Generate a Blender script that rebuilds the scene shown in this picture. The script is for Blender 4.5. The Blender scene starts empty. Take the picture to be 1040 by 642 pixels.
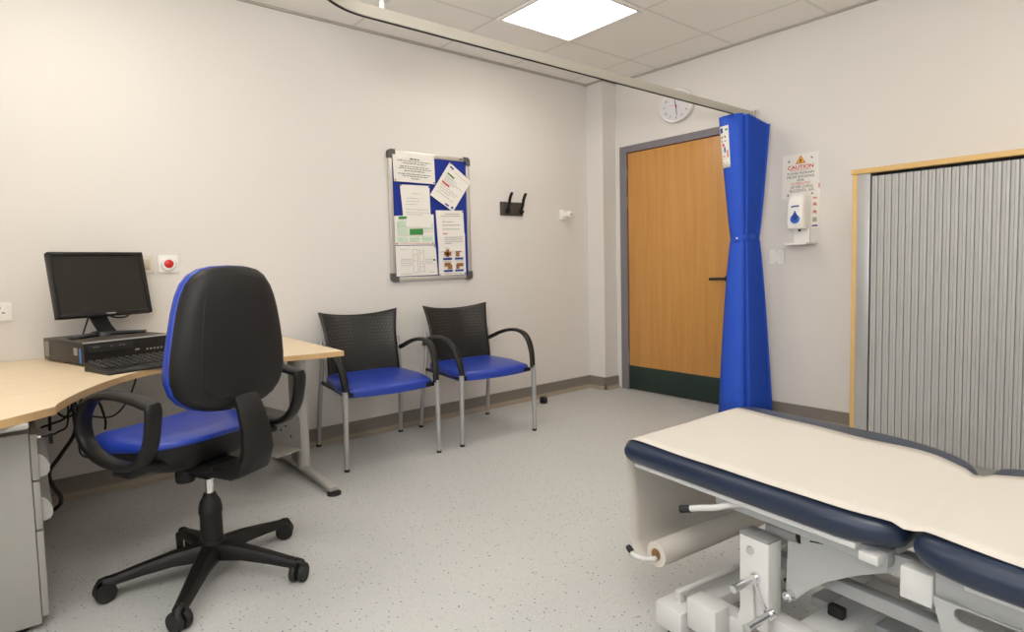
import bpy, bmesh, math, random
from mathutils import Vector, Matrix
random.seed(7)
PI = math.pi
C = bpy.context.scene.collection
R = math.radians

# ------------------------------------------------------------------ materials
def lin(c):
    return tuple(((v/255)/12.92 if v/255 <= .04045 else ((v/255+.055)/1.055)**2.4) for v in c)
class NT:
    def __init__(s, name):
        s.m = bpy.data.materials.new(name); s.m.use_nodes = True
        s.t = s.m.node_tree; s.b = s.t.nodes['Principled BSDF']
    def n(s, typ, **kw):
        x = s.t.nodes.new(typ)
        for k, v in kw.items():
            if k.startswith('i_'):
                x.inputs[k[2:].replace('_', ' ')].default_value = v
            else: setattr(x, k, v)
        return x
    def l(s, a, b): s.t.links.new(a, b)
    def math(s, op, a, b=None, c=None):
        x = s.n('ShaderNodeMath', operation=op)
        for i, v in enumerate((a, b, c)):
            if v is None: continue
            if isinstance(v, (int, float)): x.inputs[i].default_value = v
            else: s.l(v, x.inputs[i])
        return x.outputs[0]
    def mix(s, f, a, b):
        x = s.n('ShaderNodeMix', data_type='RGBA')
        if isinstance(f, (int, float)): x.inputs[0].default_value = f
        else: s.l(f, x.inputs[0])
        for i, v in ((6, a), (7, b)):
            if isinstance(v, tuple): x.inputs[i].default_value = (*v, 1)
            else: s.l(v, x.inputs[i])
        return x.outputs[2]
    def coord(s, scale=(1,1,1)):
        tc = s.n('ShaderNodeTexCoord'); mp = s.n('ShaderNodeMapping')
        mp.inputs['Scale'].default_value = scale
        s.l(tc.outputs['Object'], mp.inputs[0]); return mp.outputs[0]
    def bump(s, h, st=.1, d=.01):
        b = s.n('ShaderNodeBump'); b.inputs['Strength'].default_value = st; b.inputs['Distance'].default_value = d
        s.l(h, b.inputs['Height']); s.l(b.outputs[0], s.b.inputs['Normal'])

def mat(name, rgb, rough=.5, metal=0., var=.04, nscale=30., bump=0., spec=.5, coat=0.):
    k = NT(name); c = lin(rgb)
    co = k.coord(); no = k.n('ShaderNodeTexNoise'); no.inputs['Scale'].default_value = nscale; no.inputs['Detail'].default_value = 3
    k.l(co, no.inputs['Vector'])
    col = k.mix(no.outputs['Fac'], tuple(v*(1-var) for v in c), tuple(min(1, v*(1+var)) for v in c))
    k.l(col, k.b.inputs['Base Color'])
    k.b.inputs['Roughness'].default_value = rough; k.b.inputs['Metallic'].default_value = metal
    k.b.inputs['Specular IOR Level'].default_value = spec; k.b.inputs['Coat Weight'].default_value = coat
    if bump: k.bump(no.outputs['Fac'], bump, .002)
    return k.m

def wood(name, c1, c2, axis='Z', rough=.4, s=1.):
    k = NT(name)
    sc = {'Z': (16*s, 16*s, .7*s), 'X': (1.2*s, 14*s, 14*s), 'Y': (14*s, 1.2*s, 14*s)}[axis]
    co = k.coord(sc); n1 = k.n('ShaderNodeTexNoise'); n1.inputs['Scale'].default_value = 1.6; n1.inputs['Detail'].default_value = 6; n1.inputs['Distortion'].default_value = .6
    k.l(co, n1.inputs['Vector'])
    sc2 = tuple(v*5 for v in sc); co2 = k.coord(sc2); n2 = k.n('ShaderNodeTexNoise'); n2.inputs['Scale'].default_value = 2; k.l(co2, n2.inputs['Vector'])
    f = k.math('ADD', k.math('MULTIPLY', n1.outputs['Fac'], .75), k.math('MULTIPLY', n2.outputs['Fac'], .25))
    f = k.math('MULTIPLY_ADD', f, 1.5, -.25)
    k.l(k.mix(f, lin(c1), lin(c2)), k.b.inputs['Base Color']); k.b.inputs['Roughness'].default_value = rough
    return k.m

def floor_mat():
    k = NT('speckled_vinyl'); base = lin((198, 199, 198)); co = k.coord()
    n = k.n('ShaderNodeTexNoise'); n.inputs['Scale'].default_value = 1.3; n.inputs['Detail'].default_value = 2; k.l(co, n.inputs['Vector'])
    col = k.mix(n.outputs['Fac'], tuple(v*.96 for v in base), tuple(v*1.04 for v in base))
    n3 = k.n('ShaderNodeTexNoise'); n3.inputs['Scale'].default_value = 120; k.l(co, n3.inputs['Vector'])
    col = k.mix(k.math('MULTIPLY', n3.outputs['Fac'], .2), col, lin((176, 174, 168)))
    for sc, th, r, c in ((40, .90, .13, (84, 100, 122)), (75, .80, .18, (160, 156, 148)), (60, .9, .16, (216, 215, 210)), (24, .84, .07, (40, 60, 100))):
        v = k.n('ShaderNodeTexVoronoi', voronoi_dimensions='2D'); v.inputs['Scale'].default_value = sc; k.l(co, v.inputs['Vector'])
        sp = k.n('ShaderNodeSeparateColor'); k.l(v.outputs['Color'], sp.inputs[0])
        f = k.math('MULTIPLY', k.math('GREATER_THAN', sp.outputs[0], th), k.math('LESS_THAN', v.outputs['Distance'], r))
        col = k.mix(k.math('MULTIPLY', f, .85), col, lin(c))
    k.l(col, k.b.inputs['Base Color']); k.b.inputs['Roughness'].default_value = .38; k.b.inputs['Specular IOR Level'].default_value = .35
    return k.m

def ceiling_mat():
    k = NT('ceiling_tile'); co = k.coord()
    sp = k.n('ShaderNodeSeparateXYZ'); k.l(co, sp.inputs[0])
    fs = []
    for o, off in ((0, .6403), (1, -1.0171)):
        a = k.math('FRACT', k.math('ADD', k.math('DIVIDE', k.math('SUBTRACT', sp.outputs[o], off), .656), 20.5))
        d = k.math('ABSOLUTE', k.math('SUBTRACT', a, .5))
        fs.append(k.math('LESS_THAN', d, .014))
    f = k.math('MAXIMUM', fs[0], fs[1])
    n = k.n('ShaderNodeTexNoise'); n.inputs['Scale'].default_value = 140; n.inputs['Detail'].default_value = 3; k.l(co, n.inputs['Vector'])
    t = k.mix(n.outputs['Fac'], lin((238, 235, 229)), lin((247, 245, 240)))
    k.l(k.mix(k.math('MULTIPLY', f, .9), t, lin((222, 219, 212))), k.b.inputs['Base Color'])
    k.b.inputs['Roughness'].default_value = .9; k.bump(k.math('MULTIPLY_ADD', f, -3., n.outputs['Fac']), .15, .003)
    return k.m

def perforated_mat():
    # black moulded shell with rows of small holes at both sides of the upper part
    k = NT('perforated_black_plastic'); co = k.coord()
    sp = k.n('ShaderNodeSeparateXYZ'); k.l(co, sp.inputs[0]); x, z = sp.outputs[0], sp.outputs[2]
    P = .021
    row = k.math('FLOOR', k.math('DIVIDE', z, P))
    xo = k.math('ADD', x, k.math('MULTIPLY', k.math('MODULO', k.math('ADD', row, 100.), 2.), P/2))
    fx = k.math('SUBTRACT', k.math('FRACT', k.math('ADD', k.math('DIVIDE', xo, P), 50.)), .5)
    fz = k.math('SUBTRACT', k.math('FRACT', k.math('DIVIDE', z, P)), .5)
    d = k.math('SQRT', k.math('ADD', k.math('MULTIPLY', fx, fx), k.math('MULTIPLY', fz, fz)))
    hole = k.math('LESS_THAN', d, .16)
    ax = k.math('ABSOLUTE', x)
    # sparser toward the middle, only in the upper part
    m = k.math('MULTIPLY', k.math('GREATER_THAN', ax, .05), k.math('LESS_THAN', ax, .205))
    m = k.math('MULTIPLY', m, k.math('MULTIPLY', k.math('GREATER_THAN', z, .60), k.math('LESS_THAN', z, .80)))
    hole = k.math('MULTIPLY', hole, m)
    n = k.n('ShaderNodeTexNoise'); n.inputs['Scale'].default_value = 300; k.l(co, n.inputs['Vector'])
    b = k.mix(n.outputs['Fac'], lin((20, 19, 18)), lin((28, 27, 26)))
    k.l(k.mix(hole, b, lin((92, 86, 78))), k.b.inputs['Base Color']); k.b.inputs['Roughness'].default_value = .38
    return k.m

def emis(name, rgb, s):
    k = NT(name); k.b.inputs['Base Color'].default_value = (*lin(rgb), 1)
    k.b.inputs['Emission Color'].default_value = (*lin(rgb), 1); k.b.inputs['Emission Strength'].default_value = s
    return k.m

M = dict(
 wall=mat('painted_wall', (225, 221, 216), .75, var=.008, nscale=3),
 floor=floor_mat(), ceil=ceiling_mat(),
 skirt=mat('grey_vinyl_skirting', (128, 121, 113), .45, var=.03, nscale=12),
 cove=mat('cove_strip', (158, 146, 130), .5),
 ctrim=mat('ceiling_trim', (178, 172, 162), .6),
 frame=mat('grey_paint', (124, 120, 126), .45, var=.02),
 oak=wood('oak_veneer', (186, 128, 62), (214, 160, 90), 'Z', .35),
 oak_edge=mat('dark_lipping', (112, 52, 26), .4),
 kick=mat('dark_green_plate', (32, 50, 45), .4, var=.08, nscale=6),
 steel=mat('brushed_steel', (190, 188, 184), .3, 1., nscale=60),
 chrome=mat('chrome', (225, 225, 228), .1, 1., var=.01),
 black=mat('black_plastic', (21, 20, 20), .42, var=.1, nscale=120, bump=.05, spec=.35),
 shell=mat('textured_black_shell', (25, 24, 24), .5, var=.1, nscale=260, bump=.12, spec=.35),
 rubber=mat('black_rubber', (22, 22, 22), .6),
 lever=mat('dark_lever', (40, 38, 38), .35),
 blue=mat('blue_vinyl', (32, 62, 166), .34, var=.04, nscale=70, bump=.04),
 perf=perforated_mat(),
 silver=mat('silver_paint', (178, 178, 178), .35, .35, var=.02),
 maple=wood('maple_laminate', (226, 203, 168), (238, 219, 188), 'Y', .38, .8),
 maple_edge=wood('maple_edge', (196, 158, 108), (214, 180, 130), 'X', .4, 1.5),
 beech=wood('beech_laminate', (208, 168, 104), (222, 186, 124), 'X', .4, .6),
 beech_v=wood('beech_laminate_upright', (208, 168, 104), (222, 186, 124), 'Z', .4, .6),
 grey=mat('light_grey_metal', (172, 170, 165), .45, .1, var=.02),
 grey_d=mat('grey_drawer', (160, 157, 152), .45, .1, var=.02),
 deskgrey=mat('desk_leg_grey', (186, 183, 178), .4, .1, var=.02),
 tambour=mat('tambour_silver', (178, 177, 174), .5, .1, var=.02),
 dark=mat('dark_gap', (20, 20, 20), .8),
 white=mat('white_plastic', (242, 240, 236), .35, var=.01),
 ivory=mat('ivory_plastic', (222, 214, 198), .4, var=.01),
 bedwhite=mat('white_enamel', (212, 212, 210), .32, var=.012),
 bedgrey=mat('pale_grey_enamel', (176, 178, 178), .4, var=.02),
 navy=mat('navy_vinyl', (32, 44, 68), .33, var=.06, nscale=150, bump=.05),
 paper=mat('couch_paper', (208, 202, 193), .85, var=.012, nscale=90, bump=.03),
 card=mat('cardboard', (150, 112, 74), .8),
 curtain=mat('blue_curtain', (34, 84, 204), .7, var=.05, nscale=40),
 sheet=mat('white_paper', (238, 234, 226), .8, var=.01),
 felt=mat('blue_felt', (26, 48, 142), .9, var=.06, nscale=200),
 alu=mat('aluminium', (206, 202, 194), .35, .5, var=.02),
 track=mat('white_aluminium_track', (192, 187, 175), .4, .2, var=.02),
 corner=mat('grey_corner', (88, 86, 84), .5),
 ink=mat('grey_ink', (120, 118, 122), .8), inkd=mat('dark_ink', (60, 58, 66), .8),
 green=mat('green_print', (64, 140, 72), .8), palegreen=mat('pale_green_print', (206, 224, 200), .8),
 red=mat('red_print', (206, 62, 56), .7), blueprint=mat('blue_print', (40, 66, 150), .8),
 skin=mat('brown_print', (158, 104, 62), .8), yellow=mat('yellow_print', (236, 178, 42), .7),
 redbtn=mat('red_button', (206, 34, 38), .3), bluewin=mat('blue_window', (38, 100, 196), .15, coat=.4),
 screen=mat('black_screen', (40, 37, 31), .5, var=.03, nscale=4, spec=.25),
 pcase=mat('dark_brown_case', (36, 29, 24), .4, var=.05), pctop=mat('dark_case_top', (74, 68, 62), .45),
 keycap=mat('black_keycap', (34, 33, 33), .4), keyleg=mat('key_print', (140, 138, 134), .6),
 sticker=mat('silver_sticker', (158, 152, 144), .5), stblue=mat('blue_sticker', (70, 130, 210), .5),
 cable=mat('black_cable', (16, 16, 16), .5), clockface=mat('clock_face', (226, 224, 230), .5, var=.01),
 glass=emis('light_diffuser', (255, 248, 236), 13.),
 corner2=mat('mid_grey_cap', (138, 138, 138), .45),
 slotin=mat('slot_shadow', (120, 110, 98), .7),
 pin=mat('brass_pin', (176, 120, 60), .4, .4),
)
k = NT('window_glass'); k.b.inputs['Base Color'].default_value = (1,1,1,1); k.b.inputs['Transmission Weight'].default_value = 1; k.b.inputs['Roughness'].default_value = 0; k.b.inputs['IOR'].default_value = 1.0
M['wglass'] = k.m

# ------------------------------------------------------------------ mesh builder
class MB:
    def __init__(s): s.v = []; s.f = []
    def add(s, vs, fs, mtx=None):
        o = len(s.v)
        s.v += [tuple(mtx @ Vector(p)) if mtx else tuple(p) for p in vs]
        s.f += [[i+o for i in f] for f in fs]; return s
    def bm(s, b, mtx=None):
        b.verts.index_update(); s.add([v.co[:] for v in b.verts], [[v.index for v in f.verts] for f in b.faces], mtx); b.free(); return s
    def box(s, c, d, bev=0., rot=None, seg=2):
        b = bmesh.new(); bmesh.ops.create_cube(b, size=1)
        for v in b.verts: v.co = Vector((v.co.x*d[0], v.co.y*d[1], v.co.z*d[2]))
        if bev: bmesh.ops.bevel(b, geom=list(b.edges), offset=min(bev, min(d)*.49), segments=seg, affect='EDGES', profile=.5)
        m = Matrix.Translation(c)
        if rot is not None: m = m @ rot
        return s.bm(b, m)
    def b2(s, x0, x1, y0, y1, z0, z1, bev=0.):
        return s.box(((x0+x1)/2, (y0+y1)/2, (z0+z1)/2), (abs(x1-x0), abs(y1-y0), abs(z1-z0)), bev)
    def rings(s, rs, closed=False, cap=True):
        n = len(rs[0]); vs = [p for r in rs for p in r]; fs = []
        m = len(rs)
        for i in range(m if closed else m-1):
            a, b = i*n, ((i+1) % m)*n
            for j in range(n): fs.append([a+j, a+(j+1) % n, b+(j+1) % n, b+j])
        if cap and not closed: fs += [list(range(n))[::-1], [(m-1)*n+j for j in range(n)]]
        return s.add(vs, fs)
    def cyl(s, p0, p1, r0, r1=None, n=20):
        return s.tube([p0, p1], [r0, r1 if r1 is not None else r0], n)
    def tube(s, pts, r, n=12, closed=False, sq=1., up=None, ell=None):
        """sweep; r float/list; ell=(a,b) scale of section along side/up axes"""
        pts = [Vector(p) for p in pts]; m = len(pts)
        rs = r if isinstance(r, (list, tuple)) else [r]*m
        T = []
        for i in range(m):
            if closed: t = pts[(i+1) % m]-pts[i-1]
            else: t = pts[min(i+1, m-1)]-pts[max(i-1, 0)]
            T.append(t.normalized())
        u = Vector(up) if up else (Vector((0,0,1)) if abs(T[0].z) < .9 else Vector((1,0,0)))
        out = []
        for i in range(m):
            u = (Vector(up) if up else u); u = (u-T[i]*u.dot(T[i])).normalized(); w = T[i].cross(u)
            a, b = ell[i] if isinstance(ell, list) else (ell or (1, 1))
            ring = []
            for j in range(n):
                an = 2*PI*j/n; cx, cy = math.cos(an), math.sin(an)
                if sq != 1.:
                    cx = math.copysign(abs(cx)**sq, cx); cy = math.copysign(abs(cy)**sq, cy)
                ring.append(pts[i]+w*cx*rs[i]*a+u*cy*rs[i]*b)
            out.append(ring)
        return s.rings(out, closed)
    def lathe(s, prof, n=28, mtx=None):
        vs = []; fs = []
        for r, z in prof:
            for j in range(n): vs.append((r*math.cos(2*PI*j/n), r*math.sin(2*PI*j/n), z))
        m = len(prof)
        for i in range(m-1):
            for j in range(n): fs.append([i*n+j, i*n+(j+1) % n, (i+1)*n+(j+1) % n, (i+1)*n+j])
        fs += [list(range(n))[::-1], [(m-1)*n+j for j in range(n)]]
        return s.add(vs, fs, mtx)
    def prism(s, poly, z0, z1, mtx=None, bev=0.):
        b = bmesh.new(); vs = [b.verts.new((x, y, z0)) for x, y in poly]; f = b.faces.new(vs)
        r = bmesh.ops.extrude_face_region(b, geom=[f])
        for g in r['geom']:
            if isinstance(g, bmesh.types.BMVert): g.co.z = z1
        bmesh.ops.recalc_face_normals(b, faces=b.faces)
        if bev: bmesh.ops.bevel(b, geom=[e for e in b.edges if abs(e.verts[0].co.z-e.verts[1].co.z) < 1e-6], offset=bev, segments=2, affect='EDGES')
        return s.bm(b, mtx)
    def quad(s, x0, x1, z0, z1, y): return s.add([(x0,y,z0),(x1,y,z0),(x1,y,z1),(x0,y,z1)], [[0,1,2,3]])
    def build(s, name, m, parent=None, ang=40, sub=0, solid=0.):
        me = bpy.data.meshes.new(name); me.from_pydata(s.v, [], s.f)
        b = bmesh.new(); b.from_mesh(me)
        if len(b.faces) > 1 and not solid: bmesh.ops.recalc_face_normals(b, faces=b.faces)
        for f in b.faces: f.smooth = True
        b.to_mesh(me); b.free()
        if ang < 180: me.set_sharp_from_angle(angle=R(ang))
        me.materials.append(m)
        o = bpy.data.objects.new(name, me); C.objects.link(o)
        if parent: o.parent = parent
        if solid: d = o.modifiers.new('solid', 'SOLIDIFY'); d.thickness = solid; d.offset = 0
        if sub: d = o.modifiers.new('sub', 'SUBSURF'); d.levels = sub; d.render_levels = sub
        return o

RX = Matrix.Rotation(PI/2, 4, 'X')      # xy drawing -> stands in xz, front to -y
def put(poly, y0, y1):                  # prism drawn in (x,z), thickness along y
    return MB().prism(poly, -y1, -y0, RX)
def arc(cx, cy, r, a0, a1, n=8): return [(cx+r*math.cos(R(a0+(a1-a0)*i/n)), cy+r*math.sin(R(a0+(a1-a0)*i/n))) for i in range(n+1)]
def rrect(w, h, r, n=5, cx=0, cy=0):
    p = []
    for sx, sy, a in ((1,1,0), (-1,1,90), (-1,-1,180), (1,-1,270)): p += arc(cx+sx*(w/2-r), cy+sy*(h/2-r), r, a, a+90, n)
    return p
def smooth(pts, n=6, closed=False):     # Catmull-Rom
    P = [Vector(p) for p in pts]; m = len(P); out = []
    for i in range(m if closed else m-1):
        g = (lambda j: P[j % m]) if closed else (lambda j: P[max(0, min(m-1, j))])
        a, b, c, d = g(i-1), g(i), g(i+1), g(i+2)
        for q in range(n):
            t = q/n; out.append(.5*((2*b)+(c-a)*t+(2*a-5*b+4*c-d)*t*t+(3*b-a-3*c+d)*t**3))
    if not closed: out.append(P[-1])
    return out

def thing(name, label, cat, loc=(0,0,0), rotz=0., group=None):
    o = bpy.data.objects.new(name, None); C.objects.link(o); o.empty_display_size = .1
    o.location = loc; o.rotation_euler = (0, 0, R(rotz)); return tag(o, label, cat, group)
def tag(o, label, cat, group=None):
    o['label'] = label; o['category'] = cat
    if group: o['group'] = group
    return o
def place(o, loc, rotz=0.): o.location = loc; o.rotation_euler = (0, 0, R(rotz)); return o
def struct(o): o['kind'] = 'structure'; return o
def dup(root, loc, rotz, label=None, group=None):
    def cp(o, par):
        c = o.copy(); C.objects.link(c)
        if par: c.parent = par
        for ch in list(o.children): cp(ch, c)
        return c
    r = cp(root, None); place(r, loc, rotz)
    if label: r['label'] = label
    if group: r['group'] = group
    return r
def text(s, size, x, z, y, name, m, parent, align='CENTER', bold=0., rot=0., sx=1.):
    cu = bpy.data.curves.new('t', 'FONT'); cu.body = s; cu.size = size; cu.align_x = align; cu.align_y = 'CENTER'; cu.offset = bold; cu.resolution_u = 3
    o = bpy.data.objects.new('t', cu); C.objects.link(o)
    bpy.context.view_layer.update()
    me = bpy.data.meshes.new_from_object(o.evaluated_get(bpy.context.evaluated_depsgraph_get()))
    bpy.data.objects.remove(o); bpy.data.curves.remove(cu)
    me.transform(Matrix.Translation((x, y, z)) @ RX @ Matrix.Rotation(R(rot), 4, 'Z') @ Matrix.Diagonal((sx, 1, 1, 1)))
    me.name = name; me.materials.clear(); me.materials.append(m)
    q = bpy.data.objects.new(name, me); C.objects.link(q); q.parent = parent; return q

# ------------------------------------------------------------------ room shell
H = 2.65; XR = 5.3; YF = -4.98
struct(MB().b2(-.1, XR+.1, YF-.1, .1, -.08, 0).build('floor', M['floor']))
struct(MB().b2(-.1, XR+.1, YF-.1, .1, H, H+.08).build('ceiling', M['ceil']))
struct(MB().b2(-.1, 0, YF-.1, .1, 0, H).build('wall_left', M['wall']))
w = MB(); w.b2(0, .2386, 0, .1, 0, H); w.b2(1.385, XR, 0, .1, 0, H); w.b2(.2386, 1.385, 0, .1, 2.09, H)
struct(w.build('wall_back', M['wall']))
struct(MB().b2(XR, XR+.1, YF, .1, 0, H).build('wall_right', M['wall']))
w = MB(); w.b2(0, 1.9, YF-.1, YF, 0, H); w.b2(4.7, XR, YF-.1, YF, 0, H); w.b2(1.9, 4.7, YF-.1, YF, 0, .95); w.b2(1.9, 4.7, YF-.1, YF, 2.3, H)
struct(w.build('wall_front', M['wall']))
struct(MB().b2(0, .1844, -.1651, 0, 0, H).build('wall_pillar', M['wall']))
# unseen window, added behind the camera to let in fill light
wf = MB()
for a in (1.9, 2.8, 3.72, 4.65): wf.b2(a, a+.05, YF-.08, YF-.02, .95, 2.3, .004)
wf.b2(1.9, 4.7, YF-.08, YF-.02, .95, 1.0, .004); wf.b2(1.9, 4.7, YF-.08, YF-.02, 2.25, 2.3, .004)
wo = struct(wf.build('added_window_1', M['white'])); MB().b2(1.93, 4.67, YF-.055, YF-.05, .98, 2.27).build('pane', M['wglass'], wo)
# skirting with cove foot
def skirt(name, a, b, nrm):
    d = (Vector(b)-Vector(a)); L = d.length; d.normalize(); n = Vector(nrm)
    prof = [(0, 0), (.016, 0), (.0125, .012), (.0115, .105), (0, .107)]
    m = MB(); m.rings([[Vector(a)+d*t+n*p+Vector((0,0,q)) for p, q in prof] for t in (0, L)])
    o = struct(m.build(name, M['skirt'], ang=30))
    c = MB(); prof = [(0, 0), (.036, 0), (.036, .0025), (.0265, .006), (.019, .014), (.0125, .03), (0, .03)]
    c.rings([[Vector(a)+d*t+n*p+Vector((0,0,q)) for p, q in prof] for t in (0, L)])
    c.build('cove', M['cove'], o, ang=30); return o
skirt('baseboard_left', (0, YF, 0), (0, -.1651, 0), (1, 0, 0))
skirt('baseboard_pillar_front', (0, -.1651, 0), (.1844, -.1651, 0), (0, -1, 0))
skirt('baseboard_pillar_side', (.1844, -.1651, 0), (.1844, 0, 0), (1, 0, 0))
skirt('baseboard_back', (1.39, 0, 0), (XR, 0, 0), (0, -1, 0))
# ceiling edge angle
def ctrim(name, x0, x1, y0, y1): struct(MB().b2(x0, x1, y0, y1, H-.012, H+.001).build(name, M['ctrim']))
ctrim('trim_1', 0, .02, YF, -.1651); ctrim('trim_2', 0, .2044, -.1851, -.1651); ctrim('trim_3', .1844, .2044, -.1851, 0); ctrim('trim_4', .1844, XR, -.02, 0)

# ------------------------------------------------------------------ door
dm = MB(); dm.add([(x, y, z) for y in (-.012, .06) for x, z in ((.2386, 0), (.3133, 0), (.3133, 2.035), (1.31, 2.035), (1.31, 0), (1.385, 0), (1.385, 2.09), (.2386, 2.09))], [[i, (i+1) % 8, 8+(i+1) % 8, 8+i] for i in range(8)]+[[0, 1, 2, 7], [2, 3, 6, 7], [3, 4, 5, 6], [15, 10, 9, 8], [15, 14, 11, 10], [14, 13, 12, 11]])
dm.b2(.3, .322, .012, .06, 0, 2.05); dm.b2(.3, 1.32, .03, .06, 2.02, 2.05)
dr = struct(dm.build('door_1', M['frame']))
dl = MB().b2(.318, 1.306, 0., .042, .006, 2.028, .002).build('door_leaf', M['oak'], dr)
e = MB(); e.b2(.3145, .3195, -.001, .03, .006, 2.03); e.b2(.3145, 1.306, -.001, .03, 2.027, 2.0325)
e.build('lipping', M['oak_edge'], dl)
MB().b2(.320, 1.304, -.004, 0, .008, .212, .001).build('kick_plate', M['kick'], dl)
for z in (.28, 1.62, 1.86):
    h = MB(); h.cyl((.3155, -.010, z-.05), (.3155, -.010, z+.05), .005, n=12); h.b2(.312, .319, -.009, -.001, z-.05, z+.05, .001)
    h.build('hinge', M['corner2'], dr)
hm = MB(); hm.lathe([(.026, 0), (.026, .008), (.02, .011), (.011, .012), (.011, .05)], 20, Matrix.Translation((1.25, 0, .968)) @ RX)
hm.tube(smooth([(1.25, -.045, .968), (1.235, -.056, .968), (1.20, -.058, .968), (1.13, -.056, .966)], 5), [.010]*16, 10, ell=(1, 1.1))
hm.build('door_handle', M['lever'], dl)

# ------------------------------------------------------------------ ceiling lights
def ceiling_light(x0, y1, label):
    t = thing('ceiling_light', label, 'ceiling light', (x0+.328, y1-.328, H))
    f = MB(); a, b = .322, .292
    for s in (-1, 1):
        f.b2(s*b, s*a, -a, a, -.012, .0, .002); f.b2(-b, b, s*b, s*a, -.012, .0, .002)
    f.build('frame', M['white'], t)
    MB().b2(-b, b, -b, b, -.009, -.002).build('diffuser', M['glass'], t)
    return t
ceiling_light(.6403, -1.0171, 'bright square recessed ceiling panel light in the tiled ceiling')
ceiling_light(.6403+.656*4, -1.0171, 'unseen square fill light panel added to the ceiling above the tambour cupboard')  # extra panel out of view, added for its light
ceiling_light(.6403+.656*4, -1.0171-.656*4, 'unseen square fill light panel added to the ceiling above the camera')  # another unseen panel, added to light the room from overhead
ceiling_light(.6403, -1.0171-.656*4, 'square recessed ceiling panel light above the desk, outside the picture')

# ------------------------------------------------------------------ curtain track + curtain
tx, tz = 1.454, 2.09
tr = thing('curtain_track', 'white curved curtain rail hung from the ceiling, ending at the wall above the blue curtain', 'curtain rail', (tx, 0, tz))
path = [(0, -.004, .0), (0, -.9, 0), (0, -1.8, 0), (0, -2.97, 0)] + [(.28-.28*math.cos(R(a)), -2.97-.28*math.sin(R(a)), 0) for a in range(6, 91, 7)] + [(.29, -3.25, 0), (1.2, -3.25, 0), (2.4, -3.25, 0), (XR-tx-.002, -3.25, 0)]
def trail(pts, w, h, dz):
    P = [Vector(p) for p in pts]; rs = []
    for i, p in enumerate(P):
        t = (P[min(i+1, len(P)-1)]-P[max(0, i-1)]).normalized(); s = Vector((t.y, -t.x, 0))
        rs.append([p+s*w/2+Vector((0,0,dz)), p+s*w/2+Vector((0,0,dz+h)), p-s*w/2+Vector((0,0,dz+h)), p-s*w/2+Vector((0,0,dz))])
    return MB().rings(rs)
trail(path, .022, .046, 0).build('rail', M['track'], tr, ang=30)
trail(path, .010, .0025, -.0025).build('slot', M['dark'], tr, ang=30)
for px, py in ((0, -2.897), (1.6, -3.25)):
    q = MB(); q.cyl((px, py, .045), (px, py, H-tz), .0065, n=12); q.cyl((px, py, .046), (px, py, .075), .010, n=12)
    q.build('suspension_rod', M['white'], tr)
q = MB(); q.b2(-.028, .028, -.012, 0, -.012, .062, .003); q.b2(.011, .02, -.05, -.004, .01, .055, .002); q.build('end_bracket', M['alu'], tr)

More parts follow.
